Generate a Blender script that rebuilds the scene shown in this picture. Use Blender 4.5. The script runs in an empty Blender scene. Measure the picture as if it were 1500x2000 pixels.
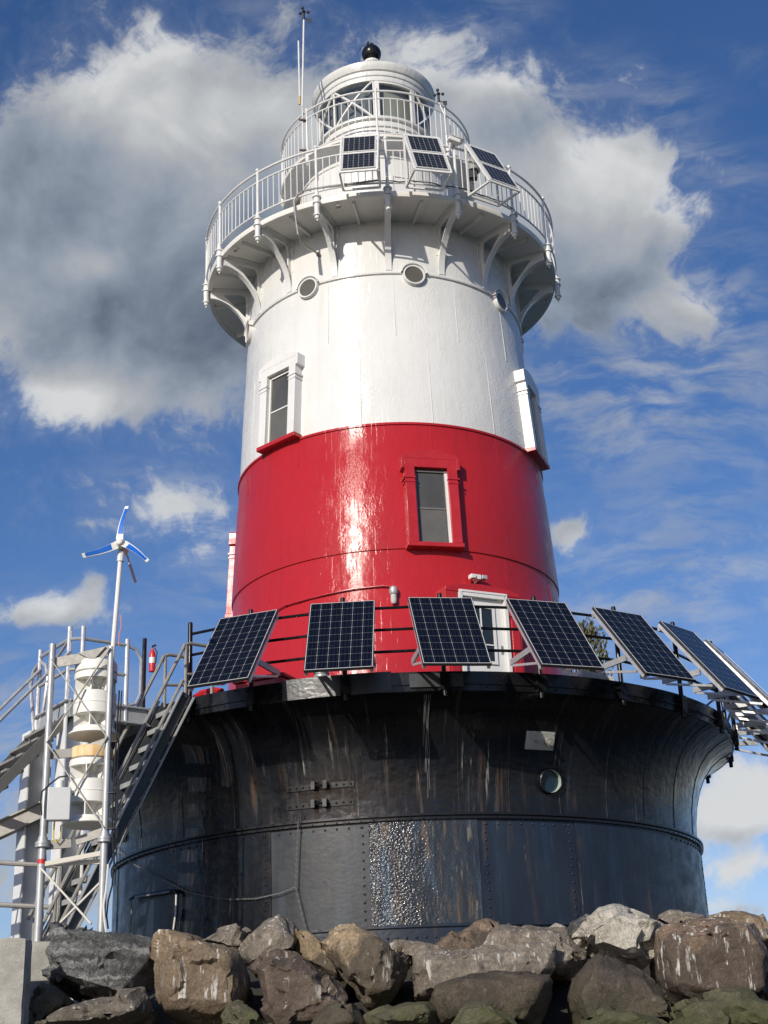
import bpy, math, random
from mathutils import Vector, Matrix, noise
random.seed(7)
S = bpy.context.scene
COL = S.collection
K = 26.0 / 22.0            # survey units -> metres (all tables below are in survey units)
R = math.radians
V = Vector

# ------------------------------------------------------------------ camera
FPX, PITCH, ROLL, YAW = 2779.79, R(22.2487), R(-2.3835), R(-0.3247)
CAMP = V((0, -22, 0))
FW = V((math.sin(YAW) * math.cos(PITCH), math.cos(YAW) * math.cos(PITCH), math.sin(PITCH)))
_rt = V((math.cos(YAW), -math.sin(YAW), 0)); _up = _rt.cross(FW)
RT = math.cos(ROLL) * _rt + math.sin(ROLL) * _up
UP = -math.sin(ROLL) * _rt + math.cos(ROLL) * _up
cam = bpy.data.cameras.new('camera'); camo = bpy.data.objects.new('camera', cam); COL.objects.link(camo)
cam.sensor_fit = 'VERTICAL'; cam.sensor_height = 24.0; cam.lens = FPX / 2000 * 24.0
cam.clip_start = 0.05; cam.clip_end = 8000
M = Matrix((RT, UP, -FW)).transposed().to_4x4(); M.translation = CAMP * K
camo.matrix_world = M
S.camera = camo

def ray(x, y):
    return (FW * FPX + RT * (x - 750) + UP * (1000 - y)).normalized()
def atY(x, y, Y):
    d = ray(x, y); return CAMP + d * ((Y - CAMP.y) / d.y)
def atZ(x, y, Z):
    d = ray(x, y); return CAMP + d * ((Z - CAMP.z) / d.z)
def cyl(x, y, r):
    d = ray(x, y); a = d.x ** 2 + d.y ** 2; b = CAMP.x * d.x + CAMP.y * d.y; c = CAMP.x ** 2 + CAMP.y ** 2 - r * r
    D = max(0, b * b - a * c); return CAMP + d * ((-b - math.sqrt(D)) / a)
def azof(P): return math.degrees(math.atan2(P.x, -P.y))
def pol(az, r, z): return V((r * math.sin(R(az)), -r * math.cos(R(az)), z))

# ------------------------------------------------------------------ light
SUN_AZ, SUN_EL = 26.0, 24.0      # degrees west of the camera side, height above the horizon
sdir = V((-math.sin(R(SUN_AZ)) * math.cos(R(SUN_EL)), -math.cos(R(SUN_AZ)) * math.cos(R(SUN_EL)), math.sin(R(SUN_EL))))
sl = bpy.data.lights.new('sun', 'SUN'); sl.energy = 4.2; sl.angle = R(0.53); sl.color = (1.0, 0.93, 0.82)
so = bpy.data.objects.new('sun', sl); COL.objects.link(so)
so.rotation_euler = sdir.to_track_quat('Z', 'Y').to_euler()
S.view_settings.view_transform = 'Standard'; S.view_settings.look = 'None'
S.view_settings.exposure = 0.0; S.view_settings.gamma = 1.0
S.render.engine = 'CYCLES'
S.cycles.max_bounces = 6; S.cycles.diffuse_bounces = 3; S.cycles.glossy_bounces = 3

# ------------------------------------------------------------------ node helpers
class NT:
    def __init__(s, tree): s.t = tree; s.n = tree.nodes; s.l = tree.links
    def new(s, typ, **kw):
        n = s.n.new(typ)
        for k, v in kw.items(): setattr(n, k, v)
        return n
    def put(s, sock, v):
        if v is None: return
        if isinstance(v, bpy.types.NodeSocket): s.l.new(v, sock)
        else:
            if sock.type == 'RGBA' and isinstance(v, (tuple, list)) and len(v) == 3: v = (*v, 1)
            sock.default_value = v
    def m(s, op, a, b=None, c=None, clamp=False):
        n = s.new('ShaderNodeMath', operation=op, use_clamp=clamp)
        s.put(n.inputs[0], a); s.put(n.inputs[1], b); s.put(n.inputs[2], c); return n.outputs[0]
    def vm(s, op, a, b=None):
        n = s.new('ShaderNodeVectorMath', operation=op); s.put(n.inputs[0], a); s.put(n.inputs[1], b)
        return n.outputs['Value'] if op in ('DOT_PRODUCT', 'LENGTH') else n.outputs['Vector']
    def xyz(s, x, y, z):
        n = s.new('ShaderNodeCombineXYZ'); s.put(n.inputs[0], x); s.put(n.inputs[1], y); s.put(n.inputs[2], z); return n.outputs[0]
    def sep(s, v):
        n = s.new('ShaderNodeSeparateXYZ'); s.put(n.inputs[0], v); return n.outputs
    def noise(s, vec, scale, detail=4, rough=0.55, lac=2.0, dist=0):
        n = s.new('ShaderNodeTexNoise'); s.put(n.inputs['Vector'], vec); n.inputs['Scale'].default_value = scale
        n.inputs['Detail'].default_value = detail; n.inputs['Roughness'].default_value = rough
        n.inputs['Lacunarity'].default_value = lac; n.inputs['Distortion'].default_value = dist; return n.outputs['Fac']
    def voro(s, vec, scale, feature='F1'):
        n = s.new('ShaderNodeTexVoronoi', feature=feature); s.put(n.inputs['Vector'], vec); n.inputs['Scale'].default_value = scale
        return n.outputs['Distance']
    def ss(s, v, lo, hi, a=0.0, b=1.0):
        n = s.new('ShaderNodeMapRange', interpolation_type='SMOOTHSTEP'); s.put(n.inputs[0], v)
        n.inputs[1].default_value = lo; n.inputs[2].default_value = hi; n.inputs[3].default_value = a; n.inputs[4].default_value = b
        return n.outputs[0]
    def mix(s, f, a, b, blend='MIX'):
        n = s.new('ShaderNodeMix', data_type='RGBA', blend_type=blend); s.put(n.inputs[0], f); s.put(n.inputs[6], a); s.put(n.inputs[7], b)
        return n.outputs[2]
    def scale(s, vec, sx, sy, sz):
        return s.vm('MULTIPLY', vec, (sx, sy, sz))

# ------------------------------------------------------------------ world: clear-sky model plus a fixed field of clouds
W = bpy.data.worlds.new('World'); S.world = W; W.use_nodes = True
nt = NT(W.node_tree); nt.n.clear()
out = nt.new('ShaderNodeOutputWorld')
sky = nt.new('ShaderNodeTexSky', sky_type='NISHITA', sun_disc=False)
sky.sun_elevation = R(SUN_EL); sky.sun_rotation = math.atan2(sdir.x, sdir.y); sky.air_density = 1.0; sky.dust_density = 0.6; sky.ozone_density = 3.0
tc = nt.new('ShaderNodeTexCoord').outputs['Generated']
SKYS = 0.10
F0 = V((0, math.cos(R(22)), math.sin(R(22)))); U0 = V((0, -math.sin(R(22)), math.cos(R(22)))); R0 = V((1, 0, 0))
dF = nt.m('MAXIMUM', nt.vm('DOT_PRODUCT', tc, tuple(F0)), 0.12)
cu = nt.m('DIVIDE', nt.vm('DOT_PRODUCT', tc, tuple(R0)), dF)
cv = nt.m('DIVIDE', nt.vm('DOT_PRODUCT', tc, tuple(U0)), dF)
P0 = nt.xyz(cu, cv, 0.0)
def uv(x, y):
    d = ray(x, y); return d.dot(R0) / d.dot(F0), d.dot(U0) / d.dot(F0)
UPX = 1 / 2780.0
wn = nt.new('ShaderNodeTexNoise'); nt.put(wn.inputs['Vector'], P0); wn.inputs['Scale'].default_value = 9; wn.inputs['Detail'].default_value = 5
warp = nt.vm('MULTIPLY', nt.vm('SUBTRACT', wn.outputs['Color'], (0.5, 0.5, 0.5)), (0.06, 0.05, 0))
PW = nt.vm('ADD', P0, warp)
def blobs(lst, vec):
    tot = None
    for (x, y, a, b, rot, amp) in lst:
        u, v = uv(x, y)
        mp = nt.new('ShaderNodeMapping', vector_type='TEXTURE'); nt.put(mp.inputs[0], vec)
        mp.inputs['Location'].default_value = (u, v, 0); mp.inputs['Rotation'].default_value = (0, 0, R(rot))
        mp.inputs['Scale'].default_value = (a * UPX, b * UPX, 1)
        d2 = nt.vm('DOT_PRODUCT', mp.outputs[0], mp.outputs[0])
        g = nt.m('MULTIPLY', nt.m('POWER', 0.3679, d2), amp)
        tot = g if tot is None else nt.m('ADD', tot, g)
    return tot
CL = [(60, 330, 230, 210, 0, 1.0), (300, 230, 190, 170, 0, 1.0), (480, 300, 150, 170, 0, .9), (330, 480, 260, 200, 0, 1.0), (120, 560, 200, 150, 0, .9),
      (480, 640, 200, 150, -10, .9), (250, 690, 180, 110, 10, .8), (110, 780, 130, 60, 0, .75), (620, 420, 200, 260, 0, .9), (780, 300, 200, 220, 0, .9),
      (930, 235, 130, 115, 0, .9), (1030, 340, 130, 80, 0, .75), (1080, 470, 190, 150, 0, .9), (1245, 385, 115, 85, 0, .9), (1240, 530, 150, 90, 10, .5), (1080, 640, 190, 95, -12, .55),
      (880, 70, 130, 30, 12, .5), (1360, 610, 90, 60, 20, .55), (1250, 270, 70, 60, 0, .55), (1240, 135, 75, 45, 20, .55), (1450, 120, 50, 45, 0, .42), (1410, 320, 60, 30, -30, .3),
      (340, 980, 120, 55, -8, .62), (380, 1080, 100, 65, 15, .6), (190, 1040, 60, 18, 0, .35), (90, 1190, 130, 42, -6, .85), (180, 1140, 50, 22, 0, .4),
      (1100, 1040, 48, 32, 0, .6), (1475, 1545, 105, 75, 0, 1.05), (1405, 1600, 60, 38, 0, .6), (1460, 1690, 120, 34, 0, .75), (1410, 1765, 60, 34, 0, .7), (1500, 1770, 60, 30, 0, .5),
      (40, 1620, 220, 170, 0, .45), (150, 1760, 120, 60, 0, .4), (-700, 700, 400, 300, 0, 1.0), (2300, 900, 500, 260, 0, 1.0), (750, -700, 500, 260, 0, .8)]
WI = [(1280, 830, 260, 100, 15, .62), (1380, 1120, 200, 90, 8, .8), (1200, 1180, 170, 70, 0, .5), (1350, 980, 260, 80, 25, .45), (1440, 720, 90, 60, 0, .4), (1200, 1290, 260, 80, 0, .45), (60, 1500, 260, 240, 0, 1.1), (250, 1700, 200, 160, 0, .8), (1340, 620, 170, 130, 30, 1.0), (1160, 740, 190, 100, 0, 1.1), (1060, 190, 120, 60, 20, .7), (1280, 230, 110, 90, 20, .5), (1420, 330, 110, 50, -20, .5), (900, 50, 150, 45, 12, .7), (480, 20, 120, 40, 0, .35), (330, 960, 160, 70, -5, .6), (430, 1130, 130, 70, 10, .5)]
TONE = [(250, 170, 170, 95, 0, .55), (340, 75, 70, 45, 0, .4), (420, 250, 150, 80, 20, .28), (560, 190, 80, 60, 0, .3), (100, 785, 120, 50, 0, .6), (195, 525, 60, 36, 20, .22), (650, 330, 120, 120, 0, .3),
        (1000, 130, 80, 50, 0, .45), (1220, 335, 150, 85, 10, .55), (1340, 390, 60, 45, 0, .3), (900, 330, 150, 90, 0, .3), (1170, 275, 60, 40, 0, .3), (870, 120, 120, 70, 0, .3), (1350, 590, 70, 40, 0, .15),
        (340, 980, 120, 60, 0, .4), (380, 1080, 90, 50, 0, .2), (90, 1175, 130, 36, 0, .45), (1470, 1540, 130, 90, 0, .85), (1460, 1700, 120, 40, 0, .5), (1410, 1760, 60, 30, 0, .5), (1240, 130, 70, 40, 0, .25), (1100, 1035, 40, 30, 0, .25), (880, 60, 120, 30, 0, .2),
        (430, 660, 210, 120, -10, -.30), (560, 560, 120, 190, 0, -.18), (230, 610, 130, 60, 0, -.16), (1070, 640, 170, 110, 0, -.22), (60, 300, 90, 60, 0, -.12), (350, 470, 140, 60, 0, -.10), (1450, 1625, 130, 24, 0, -.15), (90, 440, 100, 50, 0, -.10), (90, 1225, 110, 22, 0, -.15)]
fb = nt.noise(P0, 11, 13, 0.63, 2.1, 0.5); fine_ = nt.noise(PW, 52, 8, 0.62, 2.0, 0.6)
l1 = nt.noise(P0, 13, 5, 0.5, 2.1, 0.35); l2 = nt.noise(nt.vm('ADD', P0, (-0.012, 0.018, 0)), 13, 5, 0.5, 2.1, 0.35)
big = nt.noise(PW, 5.0, 5, 0.5)
dens = nt.m('ADD', nt.m('MINIMUM', blobs(CL, PW), 1.3), nt.m('ADD', nt.m('MULTIPLY', nt.m('SUBTRACT', fb, 0.5), 2.1), nt.m('MULTIPLY', nt.m('SUBTRACT', fine_, 0.5), 0.85)))
cl_a = nt.m('ADD', nt.m('MULTIPLY', nt.ss(dens, 0.34, 0.82), 0.70), nt.m('MULTIPLY', nt.ss(dens, -0.1, 1.1), 0.30))
wm = nt.new('ShaderNodeMapping'); nt.put(wm.inputs[0], PW); wm.inputs['Rotation'].default_value = (0, 0, R(-28)); wm.inputs['Scale'].default_value = (16, 48, 1)
wisp = nt.m('MULTIPLY', nt.ss(nt.noise(wm.outputs[0], 1.0, 9, 0.62, 2.0, .3), 0.36, 0.68), nt.m('MINIMUM', blobs(WI, P0), 1.0))
alpha = nt.m('MAXIMUM', nt.m('MULTIPLY', cl_a, 0.97), nt.m('MULTIPLY', wisp, 0.62))
tone = nt.m('ADD', nt.m('ADD', 0.44, blobs(TONE, PW)), nt.m('ADD', nt.m('MULTIPLY', nt.m('SUBTRACT', big, 0.5), 0.42), nt.m('MULTIPLY', nt.m('SUBTRACT', l2, l1), 0.75)))
tone = nt.m('ADD', tone, nt.m('ADD', nt.m('MULTIPLY', nt.m('SUBTRACT', fine_, 0.5), 0.12), nt.m('MULTIPLY', nt.ss(dens, 1.15, 0.40), 0.27)))
cr = nt.new('ShaderNodeValToRGB'); nt.put(cr.inputs[0], tone); e = cr.color_ramp.elements
e[0].position = 0.0; e[0].color = (.078, .105, .155, 1); e[1].position = 1.0; e[1].color = (.68, .69, .69, 1)
m_ = e.new(0.42); m_.color = (.28, .325, .395, 1); m_ = e.new(0.7); m_.color = (.45, .468, .49, 1)
ccol = cr.outputs[0]
hs = nt.new('ShaderNodeHueSaturation'); nt.put(hs.inputs['Color'], sky.outputs[0]); hs.inputs['Saturation'].default_value = 1.2
hs_t = nt.vm('MULTIPLY', hs.outputs[0], (1.08, 0.97, 1.12))
skc = nt.vm('SCALE', hs_t); skc.node.inputs['Scale'].default_value = SKYS
fin = nt.mix(alpha, skc, ccol)
bg = nt.new('ShaderNodeBackground'); nt.put(bg.inputs[0], fin); bg.inputs[1].default_value = 1.0
nt.l.new(bg.outputs[0], out.inputs[0])

# ------------------------------------------------------------------ materials
def mat(name):
    m = bpy.data.materials.new(name); m.use_nodes = True; n = NT(m.node_tree); n.n.clear()
    o = n.new('ShaderNodeOutputMaterial'); b = n.new('ShaderNodeBsdfPrincipled'); n.l.new(b.outputs[0], o.inputs[0])
    n.b = b; n.o = o; n.obj = n.new('ShaderNodeTexCoord').outputs['Object']; n.mat = m
    return n
def setb(n, color=None, rough=None, metal=None, spec=None, coat=None):
    b = n.b
    if color is not None: n.put(b.inputs['Base Color'], color)
    if rough is not None: n.put(b.inputs['Roughness'], rough)
    if metal is not None: n.put(b.inputs['Metallic'], metal)
    if spec is not None: n.put(b.inputs['Specular IOR Level'], spec)
    if coat is not None: n.put(b.inputs['Coat Weight'], coat)
def bump(n, h, strength, dist):
    bn = n.new('ShaderNodeBump'); bn.inputs['Strength'].default_value = strength; bn.inputs['Distance'].default_value = dist
    n.put(bn.inputs['Height'], h); n.l.new(bn.outputs[0], n.b.inputs['Normal'])
def rvec(n):
    """unrolled tower coordinates (arc length, height, 0) in metres"""
    s = n.sep(n.obj); a = n.m('ARCTAN2', s[0], n.m('MULTIPLY', s[1], -1.0))
    return n.xyz(n.m('MULTIPLY', a, 4.0), s[2], 0.0)

def simple(name, col, rough=0.4, metal=0.0, var=0.12, sc=14, bmp=0.0, spec=0.5):
    n = mat(name); f = n.noise(n.obj, sc, 5, 0.6)
    c = n.mix(f, tuple(x * (1 - var) for x in col), tuple(min(1, x * (1 + var)) for x in col))
    setb(n, c, n.ss(f, 0.3, 0.7, max(0.02, rough - 0.08), rough + 0.1), metal, spec)
    if bmp: bump(n, n.noise(n.obj, sc * 4, 4), bmp, 0.01)
    return n.mat

ANR = 0.25
def tower_paint(name, col, dirt, rough=0.3, lumps=0.5, streak=0.25):
    n = mat(name); v = rvec(n)
    st = n.noise(n.scale(v, 5, 0.35, 1), 1.0, 6, 0.65)
    big = n.noise(v, 0.9, 4, 0.6)
    f = n.m('MULTIPLY', n.ss(st, 0.50, 0.74), streak)
    c = n.mix(f, col, dirt)
    c = n.mix(n.ss(big, 0.35, 0.7), c, tuple(x * 0.9 for x in col)) if False else n.mix(n.m('MULTIPLY', n.ss(big, 0.4, 0.75), 0.3), c, tuple(x * 0.82 for x in col))
    setb(n, c, n.ss(n.noise(v, 3.5, 5, 0.6), 0.3, 0.7, rough - 0.06, rough + 0.1), 0, 0.5)
    mask = n.ss(n.noise(n.scale(v, 0.8, 0.45, 1), 1.0, 3), 0.42, 0.66)
    h = n.m('ADD', n.m('MULTIPLY', n.m('MULTIPLY', n.noise(v, 17, 3, 0.5), mask), 1.3), n.m('MULTIPLY', n.noise(v, 5, 4, 0.5), 0.9))
    h = n.m('ADD', h, n.m('MULTIPLY', n.ss(n.noise(n.scale(v, 14, 1.4, 1), 1.0, 4), 0.55, 0.75), 0.25))
    h = n.m('ADD', h, n.m('MULTIPLY', n.noise(n.scale(v, 0.7, 4, 1), 1.4, 3, 0.5), 0.9))
    tg = n.new('ShaderNodeTangent', direction_type='RADIAL', axis='Z'); n.l.new(tg.outputs[0], n.b.inputs['Tangent']); n.b.inputs['Anisotropic'].default_value = 0.94; n.b.inputs['Anisotropic Rotation'].default_value = ANR
    bump(n, h, lumps, 0.024)
    return n.mat

def hull(name, base, lump=0.5, rust=0.5, white=0.5, rough=0.3, fine=18, spec=0.3, bd=.03):
    n = mat(name); v = rvec(n)
    patch = n.noise(n.scale(v, 1.0, 0.35, 1), 1.3, 6, 0.6)
    c = n.mix(n.ss(patch, 0.4, 0.7), base, (base[0] * 0.55, base[1] * 0.6, base[2] * 0.7))
    c = n.mix(n.m('MULTIPLY', n.ss(n.noise(n.scale(v, 3.2, 0.28, 1), 1.0, 7, 0.65), 0.48, 0.72), 0.5), c, (base[0] * 1.3 + .004, base[1] * 1.9 + .006, base[2] * 2.2 + .012))
    c = n.mix(n.m('MULTIPLY', n.ss(n.noise(n.scale(v, 7, 0.35, 1), 1.7, 6, 0.7), 0.56, 0.70), 0.35 * white + .1), c, (0.075, 0.085, 0.095))
    r = n.m('MULTIPLY', n.ss(n.noise(n.scale(v, 4.5, 0.22, 1), 1.3, 7, 0.7), 0.54, 0.70), n.ss(n.noise(v, 1.1, 4), 0.36, 0.56))
    c = n.mix(n.m('MULTIPLY', r, rust), c, (0.10, 0.058, 0.036))
    w = n.m('MULTIPLY', n.ss(n.noise(n.scale(v, 13, 0.5, 1), 1.0, 5, 0.7), 0.62, 0.72), n.ss(n.noise(n.scale(v, 1.2, .8, 1), 1.3, 3), 0.46, 0.58))
    c = n.mix(n.m('MULTIPLY', w, white), c, (0.34, 0.33, 0.29))
    if lump > .9:
        hue = n.noise(n.scale(v, 4.0, 0.5, 1), 1.0, 6, 0.65)
        c = n.mix(n.m('MULTIPLY', n.ss(hue, .50, .62), .6), c, (.045, .075, .11)); c = n.mix(n.m('MULTIPLY', n.ss(n.noise(n.scale(v, 5.0, 0.4, 1), 1.9, 6, 0.65), .52, .66), .75), c, (.12, .085, .05))
        c = n.mix(n.m('MULTIPLY', n.ss(n.noise(n.scale(v, 9, 1.2, 1), 1.3, 6, 0.7), .58, .68), .6), c, (.20, .19, .15))
    setb(n, c, n.ss(n.noise(v, 4, 5, 0.6), 0.3, 0.7, rough - 0.07, rough + 0.12), 0, spec)
    lm = n.noise(v, fine, 1.5, 0.45)
    if lump > .9: lm = n.m('MULTIPLY', lm, n.ss(n.m('ADD', n.sep(v)[0], n.m('MULTIPLY', n.noise(v, 2.2, 3), .5)), 0.75, 0.0, 0.22, 1.0))
    h = n.m('ADD', n.m('MULTIPLY', lm, 0.8), n.m('MULTIPLY', n.noise(n.scale(v, 3, 1.0, 1), 1.4, 4), 1.2))
    bump(n, h, lump, bd)
    return n.mat

WHITE = tower_paint('white_tower_paint', (0.66, 0.66, 0.63), (0.54, 0.50, 0.42), 0.26, 0.30, 0.3)
RED = tower_paint('red_tower_paint', (0.40, 0.017, 0.021), (0.29, 0.017, 0.02), 0.28, 0.28, 0.45)
WTRIM = simple('white_trim_paint', (0.67, 0.665, 0.635), 0.33, 0, 0.08, 6)
WUNDER = tower_paint('white_soffit_paint_with_bounce', (0.76, 0.74, 0.68), (0.48, 0.40, 0.30), 0.45, 0.2, 0.4)  # white lifted and warmed to stand in for light bounced from below
RTRIM = simple('red_trim_paint', (0.40, 0.017, 0.021), 0.3, 0, 0.10, 6, 0.08)
HULL = hull('black_hull_paint', (0.007, 0.0075, 0.009), 0.34, 0.9, 0.9, 0.21, 9, 0.34)
HSMOOTH = hull('smooth_black_plate', (0.027, 0.031, 0.036), 0.06, 0.25, 0.6, 0.36)
HNAVY = hull('dark_plate', (0.016, 0.023, 0.036), 0.14, 0.8, 0.8, 0.30, 18, 0.34)
HLUMP = hull('weathered_lumpy_plate', (0.022, 0.027, 0.033), 1.0, 1.0, 0.9, 0.21, 34, 0.55, .030)
BLACK = simple('black_gloss_paint', (0.008, 0.008, 0.009), 0.28, 0, 0.2, 9, 0, .35)
GALV = simple('galvanised_steel', (0.42, 0.43, 0.43), 0.42, 0.35, 0.22, 9, 0.06)
GALVD = simple('weathered_and_shaded_galvanised_steel', (0.27, 0.26, 0.235), 0.55, 0.2, 0.3, 11, 0.08)  # weathered steel; its dark tone also paints shade on the sloping beam
ALU = simple('bare_aluminium', (0.62, 0.62, 0.61), 0.36, 0.55, 0.12, 10)
PALE = simple('pale_painted_column', (0.66, 0.67, 0.67), 0.5, 0, 0.08, 5, 0.04)
HORN = simple('white_plastic', (0.74, 0.73, 0.67), 0.45, 0, 0.08, 5)
DECKM = simple('deck_plate', (0.05, 0.05, 0.05), 0.6, 0, 0.3, 6)
RUBBER = simple('black_cable', (0.015, 0.015, 0.016), 0.5, 0, 0.2, 20)
TPIPE = simple('bare_pipe', (0.30, 0.295, 0.28), 0.4, 0.4, 0.2, 12)
CHAINM = simple('chain_steel', (0.24, 0.235, 0.22), 0.55, 0.4, 0.3, 30)
EXTR = simple('extinguisher_red', (0.55, 0.03, 0.03), 0.3)
YEL = simple('yellow_cable', (0.6, 0.5, 0.08), 0.5)

def yellow_cap():
    n = mat('yellowed_cap'); z = n.noise(n.scale(n.obj, 9, 9, 1.5), 1.0, 5, 0.6)
    c = n.mix(n.ss(z, 0.35, 0.65), (0.62, 0.36, 0.12), (0.72, 0.56, 0.33)); setb(n, c, 0.55); return n.mat
YCAP = yellow_cap()
def glassy(name, col, rough=0.06, ty=0):
    n = mat(name); f = n.noise(n.scale(n.obj, 2, 2, 1.2), 1.4, 4, 0.5)
    c = n.mix(f, tuple(x * 0.6 for x in col), tuple(x * 1.4 for x in col)); setb(n, c, n.ss(n.noise(n.obj, 8, 4), .3, .7, rough, rough + 0.08), 0, 0.5); return n.mat
PANE = glassy('dusty_window_glass', (0.075, 0.075, 0.068), 0.05)
PORT = glassy('porthole_glass', (0.10, 0.095, 0.075), 0.15)
DGLASS = glassy('door_glass', (0.02, 0.028, 0.035), 0.06)
def clear_glass():
    n = mat('lantern_glass'); n.n.remove(n.b)
    g = n.new('ShaderNodeBsdfGlossy'); g.inputs['Roughness'].default_value = 0.03
    t = n.new('ShaderNodeBsdfTransparent'); t.inputs[0].default_value = (0.80, 0.84, 0.84, 1)
    fr = n.new('ShaderNodeLayerWeight'); fr.inputs[0].default_value = 0.5
    mx = n.new('ShaderNodeMixShader'); n.l.new(n.m('ADD', n.m('MULTIPLY', n.m('POWER', fr.outputs['Facing'], 4.0), 0.6), 0.09), mx.inputs[0]); n.l.new(t.outputs[0], mx.inputs[1]); n.l.new(g.outputs[0], mx.inputs[2])
    n.l.new(mx.outputs[0], n.o.inputs[0]); return n.mat
LGLASS = clear_glass()
BLIND = simple('grey_blind', (0.17, 0.178, 0.18), 0.8, 0, 0.1, 4)
BLINDT = simple('tan_blind', (0.36, 0.345, 0.27), 0.8, 0, 0.1, 4)

def cells(name, nx, ny, w, h, line, cellc, lw, busbars=True, mis=False):
    """photovoltaic cells: thin pale lines between dark cells, object x across and y along, metres"""
    n = mat(name); s = n.sep(n.obj)
    fx = n.m('FRACT', n.m('ADD', n.m('MULTIPLY', s[0], nx / w), nx / 2 + 100)); fy = n.m('FRACT', n.m('ADD', n.m('MULTIPLY', s[1], ny / h), 100))
    ex = n.m('ABSOLUTE', n.m('SUBTRACT', fx, 0.5)); ey = n.m('ABSOLUTE', n.m('SUBTRACT', fy, 0.5))
    lx = n.ss(ex, 0.5 - lw * 1.5, 0.5 - lw); ly = n.ss(ey, 0.5 - lw * 1.5 * ny / nx * w / h, 0.5 - lw * ny / nx * w / h)
    dia = n.ss(n.m('ADD', ex, ey), 0.935, 0.95)
    bb = n.m('MULTIPLY', n.ss(n.m('ABSOLUTE', n.m('SUBTRACT', n.m('FRACT', n.m('MULTIPLY', fx, 3.0)), 0.5)), 0.06, 0.03), 0.05)
    cid = n.noise(n.xyz(n.m('FLOOR', n.m('MULTIPLY', s[0], nx / w)), n.m('FLOOR', n.m('MULTIPLY', s[1], ny / h)), 0.0), 3.1, 0)
    cc = n.mix(cid, tuple(x * 0.7 for x in cellc), tuple(x * 1.35 for x in cellc))
    spots = n.ss(n.voro(n.obj, 9), 0.05, 0.03)
    spots = n.m('MULTIPLY', spots, n.ss(n.noise(n.obj, 2.5, 2), 0.5, 0.56))
    c = n.mix(n.m('MAXIMUM', n.m('MAXIMUM', n.m('MULTIPLY', lx, .8), n.m('MULTIPLY', ly, 0.42)), n.m('MAXIMUM', dia, bb)), cc, line)
    c = n.mix(n.m('MULTIPLY', spots, 0.7), c, (0.6, 0.6, 0.55))
    setb(n, c, 0.12, 0, 0.28); n.b.inputs['Coat Weight'].default_value = 0.0
    return n.mat
PVBIG = cells('solar_cells_large', 6, 10, 0.80 * K, 1.378 * K, (0.42, 0.44, 0.43), (0.0032, 0.0045, 0.010), 0.009)
PVSM = cells('solar_cells_small', 6, 6, 0.49 * K, 0.47 * K, (0.45, 0.46, 0.46), (0.014, 0.016, 0.022), 0.02)

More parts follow.
